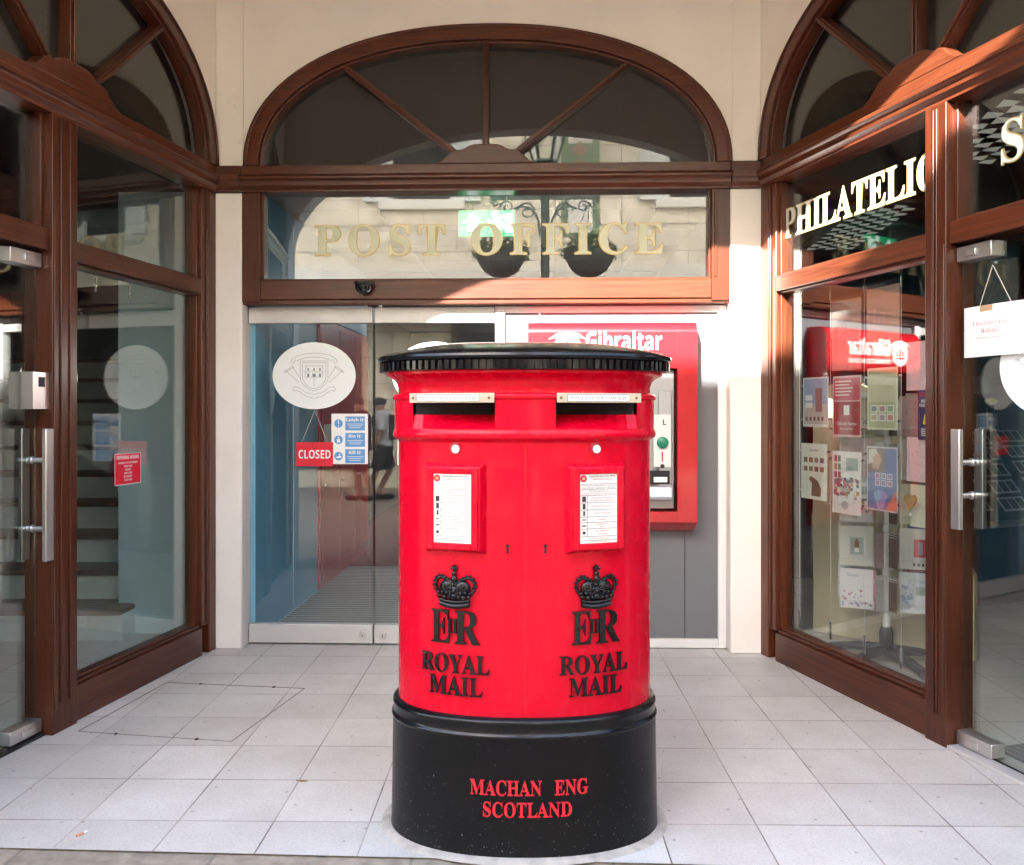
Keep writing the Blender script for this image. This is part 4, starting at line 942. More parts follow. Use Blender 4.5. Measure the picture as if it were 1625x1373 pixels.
# ================================================================== STAMP SHOP
def card_art(mb, w_, h_, kind, y=-.0012):
    c = lambda n, rgb: mat(n, rgb, .55)
    r = random.Random(kind * 13 + 5)
    if kind == 0:      # stone tower under a blue sky
        mb.use(c('art_sky', (.25, .38, .6))).rect(-w_ * .46, w_ * .46, h_ * .45, h_ * .97, y); mb.use(c('art_wall', (.55, .48, .46))).rect(-w_ * .46, w_ * .46, h_ * .05, h_ * .45, y)
        mb.use(c('art_tower', (.3, .18, .2))).rect(0, w_ * .25, h_ * .3, h_ * .78, y - .0004); mb.use(c('art_dark', (.12, .1, .12)))
        for i in range(5): x = -w_ * .4 + w_ * .16 * i; mb.rect(x, x + w_ * .08, h_ * .12, h_ * .2, y - .0005)
        mb.use(WHITE)
        for i in range(2): mb.rect(-w_ * .4, -w_ * .12, h_ * (.38 + .15 * i), h_ * (.49 + .15 * i), y - .0006)
    elif kind == 1:    # dark red card
        mb.use(c('art_maroon', (.30, .04, .05))).rect(-w_ * .46, w_ * .46, h_ * .04, h_ * .58, y); mb.use(c('art_rose', (.5, .1, .14))).rect(-w_ * .46, w_ * .46, h_ * .6, h_ * .97, y)
        mb.use(WHITE)
        mb.rect(-w_ * .1, w_ * .1, h_ * .36, h_ * .52, y - .0004); mb.text('Gibraltar Stamps', h_ * .05, 0, h_ * .2, y - .0006); mb.text('Part of the Rock', h_ * .035, 0, h_ * .12, y - .0006)
        for i in range(5): mb.rect(-w_ * .4, w_ * (.1 + .06 * (i % 3)), h_ * (.68 + .055 * i), h_ * (.7 + .055 * i), y - .0004)
    elif kind == 2:    # olive card with a row of stamps
        mb.use(c('art_olive', (.40, .41, .26))).rect(-w_ * .46, w_ * .46, h_ * .03, h_ * .96, y); mb.use(c('art_straw', (.52, .5, .36))).rect(-w_ * .46, w_ * .46, h_ * .45, h_ * .9, y - .0003)
        for i in range(6):
            x = -w_ * .38 + w_ * .27 * (i % 3); z = h_ * (.28 - .14 * (i // 3)); mb.use(WHITE).rect(x, x + w_ * .22, z, z + h_ * .115, y - .0004); mb.use(c('art_s%d' % i, (r.uniform(.2, .5), r.uniform(.2, .4), r.uniform(.2, .5)))).rect(x + w_ * .02, x + w_ * .2, z + h_ * .012, z + h_ * .10, y - .0006)
    elif kind == 3:    # white card with rows of small pictures and a brown animal
        for i in range(8):
            x = -w_ * .4 + w_ * .21 * (i % 4); z = h_ * (.66 - .16 * (i // 4)); mb.use(c('art_b%d' % (i % 3), ((.2, .12, .1), (.35, .15, .1), (.25, .22, .2))[i % 3])).rect(x, x + w_ * .15, z, z + h_ * .09, y)
        mb.use(c('art_fur', (.22, .15, .11))).prism_xz([(-w_ * .1, h_ * .06), (w_ * .25, h_ * .06), (w_ * .28, h_ * .2), (w_ * .15, h_ * .34), (w_ * .02, h_ * .38), (-w_ * .12, h_ * .42), (-w_ * .2, h_ * .36), (-w_ * .08, h_ * .28)], y - .0005, y)
        mb.use(INK).text('Gibraltar', h_ * .05, 0, h_ * .86, y)
    elif kind == 4:    # crowded carnival picture
        for i in range(60):
            x = r.uniform(-.44, .36) * w_; z = r.uniform(.24, .55) * h_; mb.use(c('art_c%d' % (i % 6), ((.5, .1, .12), (.1, .12, .14), (.5, .3, .1), (.15, .25, .2), (.35, .1, .2), (.6, .55, .5))[i % 6])).rect(x, x + w_ * .09, z, z + h_ * .05, y - .0003 - .00002 * i)
        for i in range(8):
            x = -w_ * .42 + w_ * .13 * (i % 2); z = h_ * (.83 - .13 * (i // 2)); mb.use(c('art_c%d' % (i % 5), (.4, .1, .1))).rect(x, x + w_ * .10, z, z + h_ * .10, y)
        mb.use(c('art_teal', (.3, .42, .4))).rect(0, w_ * .4, h_ * .7, h_ * .9, y); mb.use(c('art_stone', (.5, .47, .45))).prism_xz([(-w_ * .05 + w_ * .12 * math.cos(t * .524), h_ * .14 + h_ * .07 * math.sin(t * .524)) for t in range(12)], y - .0005, y)
    elif kind == 5:    # blue and orange card with a smiling pale haired profile and a fan of stamps
        mb.use(c('art_navy', (.12, .17, .36))).rect(-w_ * .47, w_ * .47, h_ * .02, h_ * .98, y); mb.use(c('art_orange', (.62, .2, .12))).prism_xz([(w_ * .1, h_ * .02), (w_ * .47, h_ * .02), (w_ * .47, h_ * .36)], y - .0004, y - .0001)
        mb.use(c('art_dusk', (.22, .16, .14))).rect(-w_ * .47, w_ * .1, h_ * .6, h_ * .98, y - .0003); mb.use(c('art_skin', (.58, .36, .28))).prism_xz([(-w_ * .3, h_ * .66), (-w_ * .12, h_ * .64), (-w_ * .06, h_ * .72), (0, h_ * .78), (-w_ * .06, h_ * .88), (-w_ * .2, h_ * .92), (-w_ * .34, h_ * .8)], y - .0007, y - .0003)
        mb.use(c('art_hair', (.66, .62, .58))).prism_xz([(-w_ * .44, h_ * .72), (-w_ * .3, h_ * .74), (-w_ * .28, h_ * .84), (-w_ * .12, h_ * .9), (-w_ * .2, h_ * .97), (-w_ * .42, h_ * .95)], y - .0010, y - .0008)
        for i in range(6): x = -w_ * .22 + w_ * .2 * (i % 3); z = h_ * (.50 - .11 * (i // 3)); mb.use(WHITE).rect(x, x + w_ * .16, z, z + h_ * .09, y - .0006); mb.use(c('art_p%d' % i, (r.uniform(.2, .5), r.uniform(.1, .3), r.uniform(.3, .5)))).rect(x + w_ * .015, x + w_ * .145, z + h_ * .01, z + h_ * .08, y - .0008)
        for i in range(5):
            a = (i - 2) * .2; x0 = w_ * .02; z0 = h_ * -.0
            def rot(px, pz): return (x0 - w_ * .06 + px * math.cos(a) + pz * math.sin(a), h_ * .04 + pz * math.cos(a) - px * math.sin(a))
            mb.use(c('art_f%d' % i, ((.3, .5, .6), (.2, .4, .6), (.35, .45, .6), (.3, .35, .6), (.3, .25, .5))[i])).prism_xz([rot(-w_ * .08, 0), rot(w_ * .08, 0), rot(w_ * .09, h_ * .28), rot(-w_ * .09, h_ * .28)], y - .0010 - .0003 * i, y - .0008 - .0003 * i)
    elif kind == 6:    # plain card with a small framed picture
        mb.use(c('art_frame', (.4, .5, .48))).rect(-w_ * .2, w_ * .2, h_ * .28, h_ * .72, y); mb.use(c('art_bottle', (.22, .1, .06))).rect(-w_ * .07, w_ * .07, h_ * .45, h_ * .62, y - .0004); mb.rect(-w_ * .03, w_ * .03, h_ * .62, h_ * .68, y - .0004); mb.use(WHITE).rect(-w_ * .07, w_ * .07, h_ * .34, h_ * .45, y - .0005)
    elif kind == 7:    # floral card
        for i in range(26): x = r.gauss(0, .25) * w_; z = abs(r.gauss(.12, .16)) * h_; x = max(-.42, min(.42, x / w_)) * w_; z = min(z, h_ * .9); s = r.uniform(.02, .06) * w_; mb.use(c('art_q%d' % (i % 3), ((.5, .3, .45), (.45, .25, .3), (.4, .4, .6))[i % 3])).prism_xz([(x + s * math.cos(t * 1.047), z + .01 + s * math.sin(t * 1.047)) for t in range(6)], y - .0004 - .00002 * i, y)
        mb.use(c('art_script', (.3, .4, .5))).text('Sister', h_ * .09, -w_ * .1, h_ * .8, y)
    elif kind == 8:    # white card with red picture
        mb.use(SIGNRED).rect(-w_ * .08, w_ * .32, h_ * .3, h_ * .74, y); mb.use(c('art_slate', (.35, .4, .48))).rect(.06 * w_, .18 * w_, h_ * .36, h_ * .68, y - .0004); mb.use(INK)
        for i in range(3): mb.rect(-w_ * .1 + w_ * .13 * i, -w_ * .04 + w_ * .13 * i, h_ * .08, h_ * .15, y)
    elif kind == 9:    # blue flowers
        for i in range(18): x = -w_ * .25 + r.gauss(0, .08) * w_; z = r.uniform(.08, .85) * h_; s = r.uniform(.03, .08) * w_; mb.use(c('art_u%d' % (i % 2), ((.35, .42, .6), (.55, .6, .7))[i % 2])).prism_xz([(x + s * math.cos(t * 1.047), z + s * math.sin(t * 1.047)) for t in range(6)], y - .0004 - .00002 * i, y)
        mb.use(c('art_greyg', (.4, .45, .42))).rect(-.02 * w_, w_ * .36, h_ * .45, h_ * .66, y); mb.use(c('art_script', (.3, .4, .5))).text('Sister', h_ * .09, w_ * .15, h_ * .75, y)
    elif kind == 10:   # pale pink ribbon pattern
        for i in range(10): x = r.uniform(-.4, .3) * w_; z = r.uniform(.1, .8) * h_; mb.use(c('art_blush', (.5, .38, .34))).bar((x, z), (x + r.uniform(-.1, .2) * w_, z + r.uniform(-.1, .15) * h_), .006, y - .0004 - .00003 * i, y)
    return mb
PASTEL = {k: mat('card_%d' % k, c, .5) for k, c in enumerate(((.74, .74, .74), (.62, .45, .46), (.62, .64, .5), (.78, .77, .72), (.76, .76, .76), (.7, .7, .72), (.72, .72, .66), (.8, .78, .8), (.78, .78, .76), (.72, .76, .8), (.62, .46, .47), (.6, .62, .46)))}
POST = [(.161, .377, 1.256, 1.516, 0, 'poster of a stone tower under blue sky hanging in the shop window'),
        (.412, .629, 1.208, 1.513, 1, 'dark red stamp poster hanging between tower and olive posters'),
        (.674, .879, 1.250, 1.541, 2, 'olive green stamp poster hanging in the shop window'),
        (.144, .366, .873, 1.167, 3, 'white poster with a brown animal hanging in the shop window'),
        (.407, .629, .826, 1.137, 4, 'white poster with crowded street picture hanging in the window'),
        (.670, .879, .870, 1.170, 5, 'blue poster with white haired face and fan of stamps')]
for s0, s1, z0, z1, k, lab in POST:
    root = thing('hanging_poster', lab, 'poster', 'R', ((s0 + s1) / 2, .16, z0), group='posters hung on wires in the shop window')
    w_, h_ = s1 - s0, z1 - z0
    m = sheet(w_, h_, PASTEL[k], .001); card_art(m, w_, h_, k, -.0016); part('print', m, root, 0, 0)
    m = MB().use(GD); m.box(-w_ / 2 - .006, w_ / 2 + .006, -.006, -.004, -.006, h_ + .02); part('holder', m, root, 0, 0)
    for x in (-w_ / 2 - .012, w_ / 2 + .012):
        for z in (.04, h_ - .04): m = MB().use(CHROME); m.lathe([(.006, -.008), (.006, .008)], (x, 0, z), 8, 'y'); part('clip', m, root)
for i, (s0, s1, z0, z1) in enumerate(((.402, .629, 1.535, 1.905), (.670, .890, 1.555, 1.935))):
    root = thing('hanging_poster', ('clear acrylic leaflet holder above the dark red poster', 'pale leaflet in acrylic above the olive green poster')[i], 'poster', 'R', ((s0 + s1) / 2, .16, z0), group='posters hung on wires in the shop window')
    w_, h_ = s1 - s0, z1 - z0
    m = MB().use(frosted('tinted_sheet%d' % i, ((.6, .5, .48), (.62, .42, .36))[i], (.32, .5)[i])); m.box(-w_ / 2, w_ / 2, -.001, 0, h_ * .02, h_ * .96); m.use(mat('faint_print', (.4, .25, .24), .6))
    for j in range(2 + 2 * i): m.rect(-w_ * .3 + .14 * w_ * (j % 3), -w_ * .2 + .14 * w_ * (j % 3), h_ * (.5 + .1 * (j // 3)), h_ * (.62 + .1 * (j // 3)), -.0016)
    part('print', m, root, 0, 0)
    m = MB().use(GD); m.box(-w_ / 2 - .004, w_ / 2 + .004, -.006, -.004, 0, h_); part('holder', m, root, 0, 0)
for i, s in enumerate((.392, .65, .90, .128)):
    m = MB().use(WIRE); m.tube([(0, 0, .17), (0, 0, 1.975)], .0013, 5); m.use(CHROME); m.tube([(0, 0, .17), (0, 0, .26)], .006, 8); m.tube([(0, 0, 1.90), (0, 0, 1.98)], .005, 8)
    solo('display_wire', m, ('steel display wire between tower and dark red posters', 'steel display wire between red and olive posters', 'steel display wire on the door side of the olive poster', 'steel display wire nearest the corner of the shop window')[i], 'wire', 'R', (s, .16, 0), group='display wires in the shop window')
# loose sheets near the mullion
m = sheet(.155, .22, PASTEL[10], .001); card_art(m, .155, .22, 10); solo('greeting_card', m, 'pale pink card hanging high beside the wooden mullion', 'card', 'R', (.965, .2, 1.43), smooth=0)
m = sheet(.17, .20, PASTEL[10], .001); card_art(m, .17, .20, 10); solo('greeting_card', m, 'pale pink card beside the blue faced poster', 'card', 'R', (.975, .2, 1.02), smooth=0)
m = sheet(.17, .19, PASTEL[11], .001); solo('greeting_card', m, 'plain yellowish card behind the gold heart ornament', 'card', 'R', (.985, .21, .815), smooth=0)
m = sheet(.12, .22, mat('warning_blue', (.015, .02, .09), .4), .001); m.use(REDINK); m.text('WARNING', .02, 0, .19, -.0016, 'bold', width=.10, wmode='stretch'); m.use(WHITE); m.text('DIRECT 2', .013, 0, .165, -.0016, 'bold'); m.text('FOOTBRIDGE', .013, 0, .146, -.0016, 'bold', width=.10, wmode='stretch')
m.use(mat('warning_yellow', (.7, .55, .05), .5)).prism_xz([(-.03, .07), (.02, .06), (.05, .10), (.03, .125), (-.02, .11)], -.0017, -.001); m.use(WHITE)
for i in range(4): m.rect(-.04, .045 - .012 * (i % 2), .018 + .009 * i, .022 + .009 * i, -.0016)
solo('warning_poster', m, 'dark blue WARNING poster with yellow splash beside the mullion', 'poster', 'R', (1.03, .19, 1.21), smooth=0)
m = MB().use(mat('heart_gold', (.4, .34, .14), .4, metal=.4)); hp = []
for i in range(24):
    t = i * math.pi / 12; hp.append((.0026 * 16 * math.sin(t) ** 3 * .9, .0026 * (13 * math.cos(t) - 5 * math.cos(2 * t) - 2 * math.cos(3 * t) - math.cos(4 * t))))
m.prism_xz(hp, -.006, .004); m.use(WIRE); m.tube([(0, 0, .02), (0, 0, .24)], .001, 4); m.use(CHROME); m.ball((0, 0, -.058), .008)
solo('heart_ornament', m, 'gold heart ornament hanging beside the wooden mullion', 'ornament', 'R', (.97, .15, .935), bevel=.003)
# rotating card rack
rk = thing('card_rack', 'white wire spinner rack of greeting cards on star base', 'card rack', 'R', (.315, .56, 0), rz=74.5 - 23.5)
m = MB().use(WHITEF); m.lathe([(.02, .06), (.02, 1.42)], (0, 0, 0), 16); part('pole', m, rk)
m = MB().use(mat('grey_plastic', (.03, .033, .035), .45))
for k in range(5):
    t = k * 2 * math.pi / 5 + .3; m.tube([(0, 0, .075), (.16 * math.cos(t), .16 * math.sin(t), .06), (.30 * math.cos(t), .30 * math.sin(t), .035)], [.028, .024, .02], 8); m.ball((.30 * math.cos(t), .30 * math.sin(t), .024), .024)
m.lathe([(.035, .05), (.035, .16), (.026, .19)], (0, 0, 0), 16); part('star_base', m, rk)
rows = (.275, .505, .74, .975, 1.2)
kinds = ((7, 9), (6, 8), (4, 11), (10, 6), (2, 10))
for i, z in enumerate(rows):
    for g in (-1, 1):
        m = MB().use(WIRE); xc = g * .145
        for xx in (xc - .085, xc + .085): m.tube([(xx, .01, z + .2), (xx, -.012, z), (xx, -.04, z), (xx, -.05, z + .05)], .0022, 5)
        m.tube([(xc - .085, -.05, z + .05), (xc + .085, -.05, z + .05)], .0022, 5); m.tube([(0, 0, z + .02), (xc, .0, z + .02)], .0022, 5); m.tube([(0, 0, z + .18), (xc, .008, z + .18)], .0022, 5)
        pk = part('wire_pocket', m, rk)
        k = kinds[i][(g + 1) // 2]
        m = MB().use(PASTEL[k % 12]); m.box(-.082, .082, -.003, .004, 0, .212); card_art(m, .164, .212, k, -.0036)
        if k == 7: m.use(mat('card_pink', (.55, .2, .3), .5)); m.box(.0825, .096, .0, .006, -.002, .214)
        part('greeting_card', m, pk, 0, 0, off=(xc, -.022, z + .004))
    for g in (-1, 1):
        k = (kinds[i][0] + 3 + g) % 10
        m = MB().use(PASTEL[k]); m.box(-.075, .075, -.003, .003, 0, .2); card_art(m, .15, .2, k, -.0036)
        part('greeting_card', m, rk, 0, 0, off=(g * .17, .09 + .01 * i, z + .035), rz=g * 14)
    m = MB().use(WIRE)
    for g in (-1, 1):
        m.tube([(0, -.02, z + .19), (g * .016, -.11, z + .19), (g * .062, -.12, z + .18), (g * .066, -.12, z + .02), (g * .012, -.06, z + .0), (0, -.03, z + .005)], .0024, 5)
        m.tube([(g * .06, -.12, z + .17), (g * .012, -.06, z + .17)], .002, 5)
    m.use(PASTEL[i]); m.add([(-.05, -.11, z + .01), (-.012, -.05, z + .01), (-.012, -.05, z + .2), (-.05, -.11, z + .2)], [(0, 1, 2, 3)]); m.use(NOSE); m.add([(.05, -.11, z + .01), (.012, -.05, z + .01), (.012, -.05, z + .19), (.05, -.11, z + .19)], [(0, 1, 2, 3)])
    part('wire_pocket', m, rk)
# cream display side panel with rounded top
m = MB().use(CREAM); pr = [(0, 0), (.9, 0), (.9, .45), (.62, 1.05), (.52, 1.3), (.42, 1.44), (.28, 1.5), (0, 1.5)]
m.prism_xz([(-.75 + p[0], p[1]) for p in pr], 0, .05)
solo('display_board', m, 'cream display panel with rounded top behind the window posters', 'display panel', 'R', (.30, .95, 0), rz=30, bevel=.006)
# counter and displays behind the shop door
sb = thing('shop_counter', 'dark shop counter with sloping display behind the right glass door', 'counter', 'W', (3.3, 5.8, -.32), rz=26)
m = MB().use(mat('counter_black', (.015, .013, .014), .3)); m.box(-.7, 1.6, 0, .9, .322, .86); part('cabinet', m, sb, .004)
m = MB().use(mat('counter_edge', (.25, .21, .15), .5)); m.box(-.73, 1.62, -.03, .92, .86, .885); part('counter_top', m, sb, .003)
m = MB().use(mat('display_black', (.02, .02, .022), .4)); m.prism_yz([(.1, .886), (.6, .886), (.6, 1.5)], -.6, 1.5)
m.use(WHITE)
part('sloping_stand', m, sb)
for i in range(5):
    for j in range(4):
        m = MB().use(mat('album_white', (.8, .8, .8), .5)); t = .08 + .19 * i + .02 * (j % 2)
        x = -.5 + .42 * j + .03 * i
        y0, z0 = .1 + .5 * (t), .886 + .614 * t
        def sl(px, q, e): tt = t + q; return (px, .1 + .5 * tt - e * .77, .886 + .614 * tt + e * .63)
        m.add([sl(x, 0, .006), sl(x + .3, 0, .006), sl(x + .3, .15, .006), sl(x, .15, .006)], [(0, 1, 2, 3)])
        m.use(mat('album_grey', (.06, .06, .07), .5))
        for a in range(3): m.add([sl(x + .02 + .09 * a, .02, .008), sl(x + .095 + .09 * a, .02, .008), sl(x + .095 + .09 * a, .13, .008), sl(x + .02 + .09 * a, .13, .008)], [(0, 1, 2, 3)])
        part('stamp_album', m, sb, 0, 0)
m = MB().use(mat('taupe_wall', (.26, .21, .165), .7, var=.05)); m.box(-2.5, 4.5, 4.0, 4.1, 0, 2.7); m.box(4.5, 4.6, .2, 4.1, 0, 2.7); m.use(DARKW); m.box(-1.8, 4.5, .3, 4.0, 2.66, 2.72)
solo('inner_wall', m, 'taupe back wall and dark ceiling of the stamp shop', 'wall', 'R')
m = MB().use(mat('brown_wall', (.035, .030, .026), .6, var=.08)); m.box(-1.86, -1.8, .6, 4.0, 0, 2.66)
solo('inner_wall', m, 'dark side wall of the stamp shop behind the card rack', 'wall', 'R')
m = MB().use(mat('frame_grey', (.42, .38, .32), .6)); m.box(0, .13, 0, .01, 0, .42); m.use(BLACK)
for i in range(3): m.box(.015, .085, -.003, -.0005, .03 + .13 * i, .13 + .13 * i); m.lathe([(.016, -.001), (.016, -.003)], (.107, 0, .08 + .13 * i), 10, 'y')
solo('coin_display', m, 'narrow grey board of framed coin sets above the shop counter', 'display board', 'W', (3.820, 6.788, 1.0), rz=26, smooth=0)
m = MB().use(mat('star_yellow', (.55, .62, .08), .5)); m.prism_xz([((.06 if i % 2 else .078) * math.cos(i * .2618) * 1.2, (.02 if i % 2 else .03) * math.sin(i * .2618)) for i in range(24)], -.002, 0); solo('price_star', m, 'lime yellow starburst label above the coin board', 'label', 'W', (3.810, 6.716, 1.42), rz=26, smooth=0)
m = MB().use(DARKW); m.box(0, .3, 0, .1, 0, .03); m.box(0, .3, .08, .1, 0, .25); m.use(mat('box_teal', (.1, .16, .16), .5)); m.box(.02, .28, .02, .08, .03, .17)
solo('wall_shelf', m, 'small dark shelf of packets above the lime label', 'shelf', 'W', (3.585, 6.629, 1.45), rz=26)
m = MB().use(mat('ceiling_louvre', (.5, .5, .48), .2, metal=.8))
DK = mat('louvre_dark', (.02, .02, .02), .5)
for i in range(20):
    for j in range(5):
        a = (i * .07, j * .07); m.use(mat('louvre_glow', (.55, .56, .5), .3, emit=.04) if (i + j) % 2 else DK)  # pale cells get an added glow to brighten them; they are no lamps
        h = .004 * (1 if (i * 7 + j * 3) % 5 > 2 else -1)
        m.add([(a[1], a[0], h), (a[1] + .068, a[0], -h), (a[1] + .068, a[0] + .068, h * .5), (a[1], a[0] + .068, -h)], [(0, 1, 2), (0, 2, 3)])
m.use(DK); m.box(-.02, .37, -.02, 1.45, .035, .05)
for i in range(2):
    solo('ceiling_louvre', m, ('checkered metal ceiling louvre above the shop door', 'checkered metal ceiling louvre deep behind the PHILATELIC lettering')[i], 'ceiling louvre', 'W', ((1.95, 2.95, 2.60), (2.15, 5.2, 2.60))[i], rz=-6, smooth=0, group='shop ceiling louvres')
sp_ = thing('ceiling_detector', 'small round detector on the stamp shop ceiling', 'smoke detector', 'R', (1.45, .95, 2.655))
m = MB().use(WHITEF); m.lathe([(.055, 0), (.055, -.012), (.045, -.02), (.03, -.035), (.012, -.04)], (0, 0, 0), 20); part('body', m, sp_)
# closed for easter sign on the right door
es = thing('holiday_sign', 'white paper reading Closed for Easter Holidays on the shop door', 'sign', 'R', (1.535, .045, 1.545))
m = MB().use(WHITE); nx = 18; vs = []; fs = []
for i in range(nx + 1):
    x = -.15 + .30 * i / nx
    for z in (0, .09, .195): vs.append((x, -.012 * math.sin(i / nx * math.pi) - .01 * math.sin((z / .195) * 3) * (i / nx), z + (.012 if i in (0, nx) else .004 * math.cos(i)) * 0))
for i in range(nx):
    for j in range(2): fs.append((i * 3 + j, (i + 1) * 3 + j, (i + 1) * 3 + j + 1, i * 3 + j + 1))
m.add(vs, fs); part('paper', m, es, 0, 60)
m = MB().use(mat('faded_red_ink', (.45, .16, .18), .6)); m.text('Closed for Easter', .018, .0, .118, -.0235, 'serif', width=.165, wmode='stretch', thin=-.0006); m.text('Holidays', .018, .0, .088, -.0235, 'serif', width=.088, wmode='stretch', thin=-.0006); m.use(INK); m.text('Sorry for any inconvenience caused', .005, .0, .068, -.0235, width=.13, wmode='stretch'); part('lettering', m, es, 0, 0)
m = MB().use(WIRE); m.tube([(-.075, 0, .19), (-.012, .0, .345)], .0014, 5); m.tube([(.075, 0, .19), (-.012, .0, .345)], .0014, 5); part('string', m, es)
m = MB().use(mat('kraft_tape', (.45, .3, .17), .6)); m.box(-.06, .0, -.0135, -.0125, .172, .1945); part('tape', m, es)
m = MB().use(GD); m.lathe([(.022, .012), (.02, .004), (.008, -.004), (.006, -.012)], (-.012, 0, .35), 16, 'y'); part('suction_cup', m, es)
m = MB().use(MATL); m.box(1.42, 2.3, .16, 1.2, .001, .012); solo('entrance_mat', m, 'grey ribbed mat inside the stamp shop door', 'mat', 'R')
m = MB().use(ALU); m.box(1.356, 2.2, -.012, .05, .001, .014); m.use(BLACK); m.box(1.356, 2.2, .0501, .07, .001, .012); solo('door_threshold', m, 'silver threshold strip under the stamp shop door', 'threshold', 'R', bevel=.002)
m = MB().use(BLACK); m.box(-2.2, -1.3, .02, .07, .001, .012); solo('door_threshold', m, 'dark threshold strip under the staircase glass door', 'threshold', 'L', bevel=.002)

# ================================================================== SMALL THINGS ON THE FLOOR
hm = MB().use(mat('hatch_joint', (.17, .155, .14), .7))
hc = [(-.917, 3.518), (-.566, 3.415), (-.445, 4.068), (-1.05, 4.165)]
hc = [(-1.785 + .6, 3.52), (-1.133 + .0, 3.413)]
def flp(px, py): d = 1340 * 1.33 / (py - 655); return ((px - 812.5) * d / 1340, d)
hatch = [(-1.808, 3.522), (-1.135, 3.414), (-1.0, 4.07), (-1.70, 4.16)]
for a_, b_ in ((0, 1), (1, 2), (2, 3), (3, 0)):
    p, q = Vector(hatch[a_]), Vector(hatch[b_]); d = (q - p).normalized() * .0016; n = Vector((-d.y, d.x))
    hm.prism_xy([p + n, p - n, q - n, q + n], .0002, .0014 + .0003 * a_)
hm.use(mat('hatch_screw', (.05, .035, .03), .8))
for t in (.25, .78):
    for a_, b_ in ((0, 1), (3, 2)):
        p = Vector(hatch[a_]).lerp(Vector(hatch[b_]), t); hm.prism_xy([(p.x + random.uniform(.006, .011) * math.cos(i * .785), p.y + random.uniform(.006, .012) * math.sin(i * .785)) for i in range(8)], .0002, .003)
solo('floor_hatch', hm, 'tiled access cover outlined in the floor before the staircase window', 'access cover', smooth=0)
m = MB().use(mat('butt_orange', (.55, .25, .14), .7)); m.tube([(0, 0, .004), (.022, .008, .004)], .0042, 8); m.use(WHITE); m.tube([(.022, .008, .004), (.032, .012, .0045)], .0042, 8)
solo('cigarette_butt', m, 'orange cigarette butt lying on the tiles near the street edge', 'litter', p=(-1.365, 2.645, 0), rz=35)
m = MB().use(mat('leaf_litter', (.22, .16, .06), .8)); m.prism_xy([(0, 0), (.02, .006), (.045, .002), (.025, -.006)], .0005, .003); solo('dry_leaf', m, 'small dry leaf on a tile joint beside the post box', 'litter', p=(-.78, 3.05, 0), rz=-10)

# ================================================================== ACROSS THE STREET (seen in the panes)
ASH = stone('ashlar', (.80, .72, .58), (.72, .65, .52), (.42, .36, .29), 1.15, .46, .012, bump=.8)
TRIM = mat('stone_trim', (.68, .64, .56), .8, var=.05)
SHUT = stripes('louvred_shutter', (.50, .50, .46), (.68, .68, .64), .05, .3, 2, .6)
ob = thing('town_house', 'cream stone town house across the street, mirrored in the panes', 'house', 'C', (0, -9.9, 0))
m = MB().use(ASH); m.box(-18, 18, -.6, 0, 0, 7.24); part('wall', m, ob)
m = MB().use(TRIM); m.box(-18, 18, .0, .14, 3.62, 3.82); m.box(-18, 18, 0, .08, 3.82, 3.9); m.box(-18, 18, .0, .30, 7.08, 7.26); m.box(-18, 18, 0, .2, 6.98, 7.0799); part('string_course', m, ob, .01)
for x in (-8.0, -5.0, -1.75, 3.05, 5.9, 9):
    f = MB().use(TRIM); f.box(x - .62, x + .62, .0, .06, 5.0, 6.75); f.box(x - .75, x + .75, 0, .14, 4.86, 5.0); f.box(x - .72, x + .72, 0, .12, 6.75, 6.87); wn = part('window', f, ob, .01)
    m = MB().use(BLACK); m.box(x - .5, x + .5, .0605, .066, 5.05, 6.7); part('pane', m, wn)
    m = MB().use(SHUT)
    for g in (-1, 1): m.box(x + g * .78 - .25, x + g * .78 + .25, .061, .1, 5.0, 6.72)
    part('shutter', m, wn, .006)
gp = MB().use(mat('tile_green', (.17, .24, .14), .6)); gp.box(.68, 1.34, 0, .03, 4.4, 6.9); gp.use(TRIM)
gp.box(.80, 1.22, .0301, .04, 4.45, 5.55); gp.box(.80, 1.22, .0301, .04, 6.0, 6.85)
for z in (5.62, 5.9): gp.use(mat('tile_rust', (.33, .22, .16), .6)); gp.prism_xz([(.85, z), (1.0, z - .14), (1.15, z), (1.0, z + .14)], .0302, .045)
part('tile_panel', gp, ob)
for x in (-9.5, -6.6, -3.9, -.2, 2.6, 5.4, 8.4):
    m = MB().use(mat('shop_dark', (.04, .042, .045), .25)); m.box(x - .95, x + .95, .0, .05, .35, 2.9); sw = part('shop_window', m, ob)
    m = MB().use(mat('shop_frame', (.10, .075, .06), .4)); m.box(x - 1.02, x + 1.02, .0, .09, 2.9, 3.4); m.box(x - 1.05, x - .95, .0, .08, 0, 2.9); m.box(x + .95, x + 1.05, .0, .08, 0, 2.9); part('frame', m, sw, .006)
m = MB().use(mat('awning_grey', (.18, .18, .18), .7)); m.prism_yz([(0, 3.5), (.9, 3.05), (.9, 2.98), (0, 3.35)], -4.6, -.9); part('awning', m, ob)
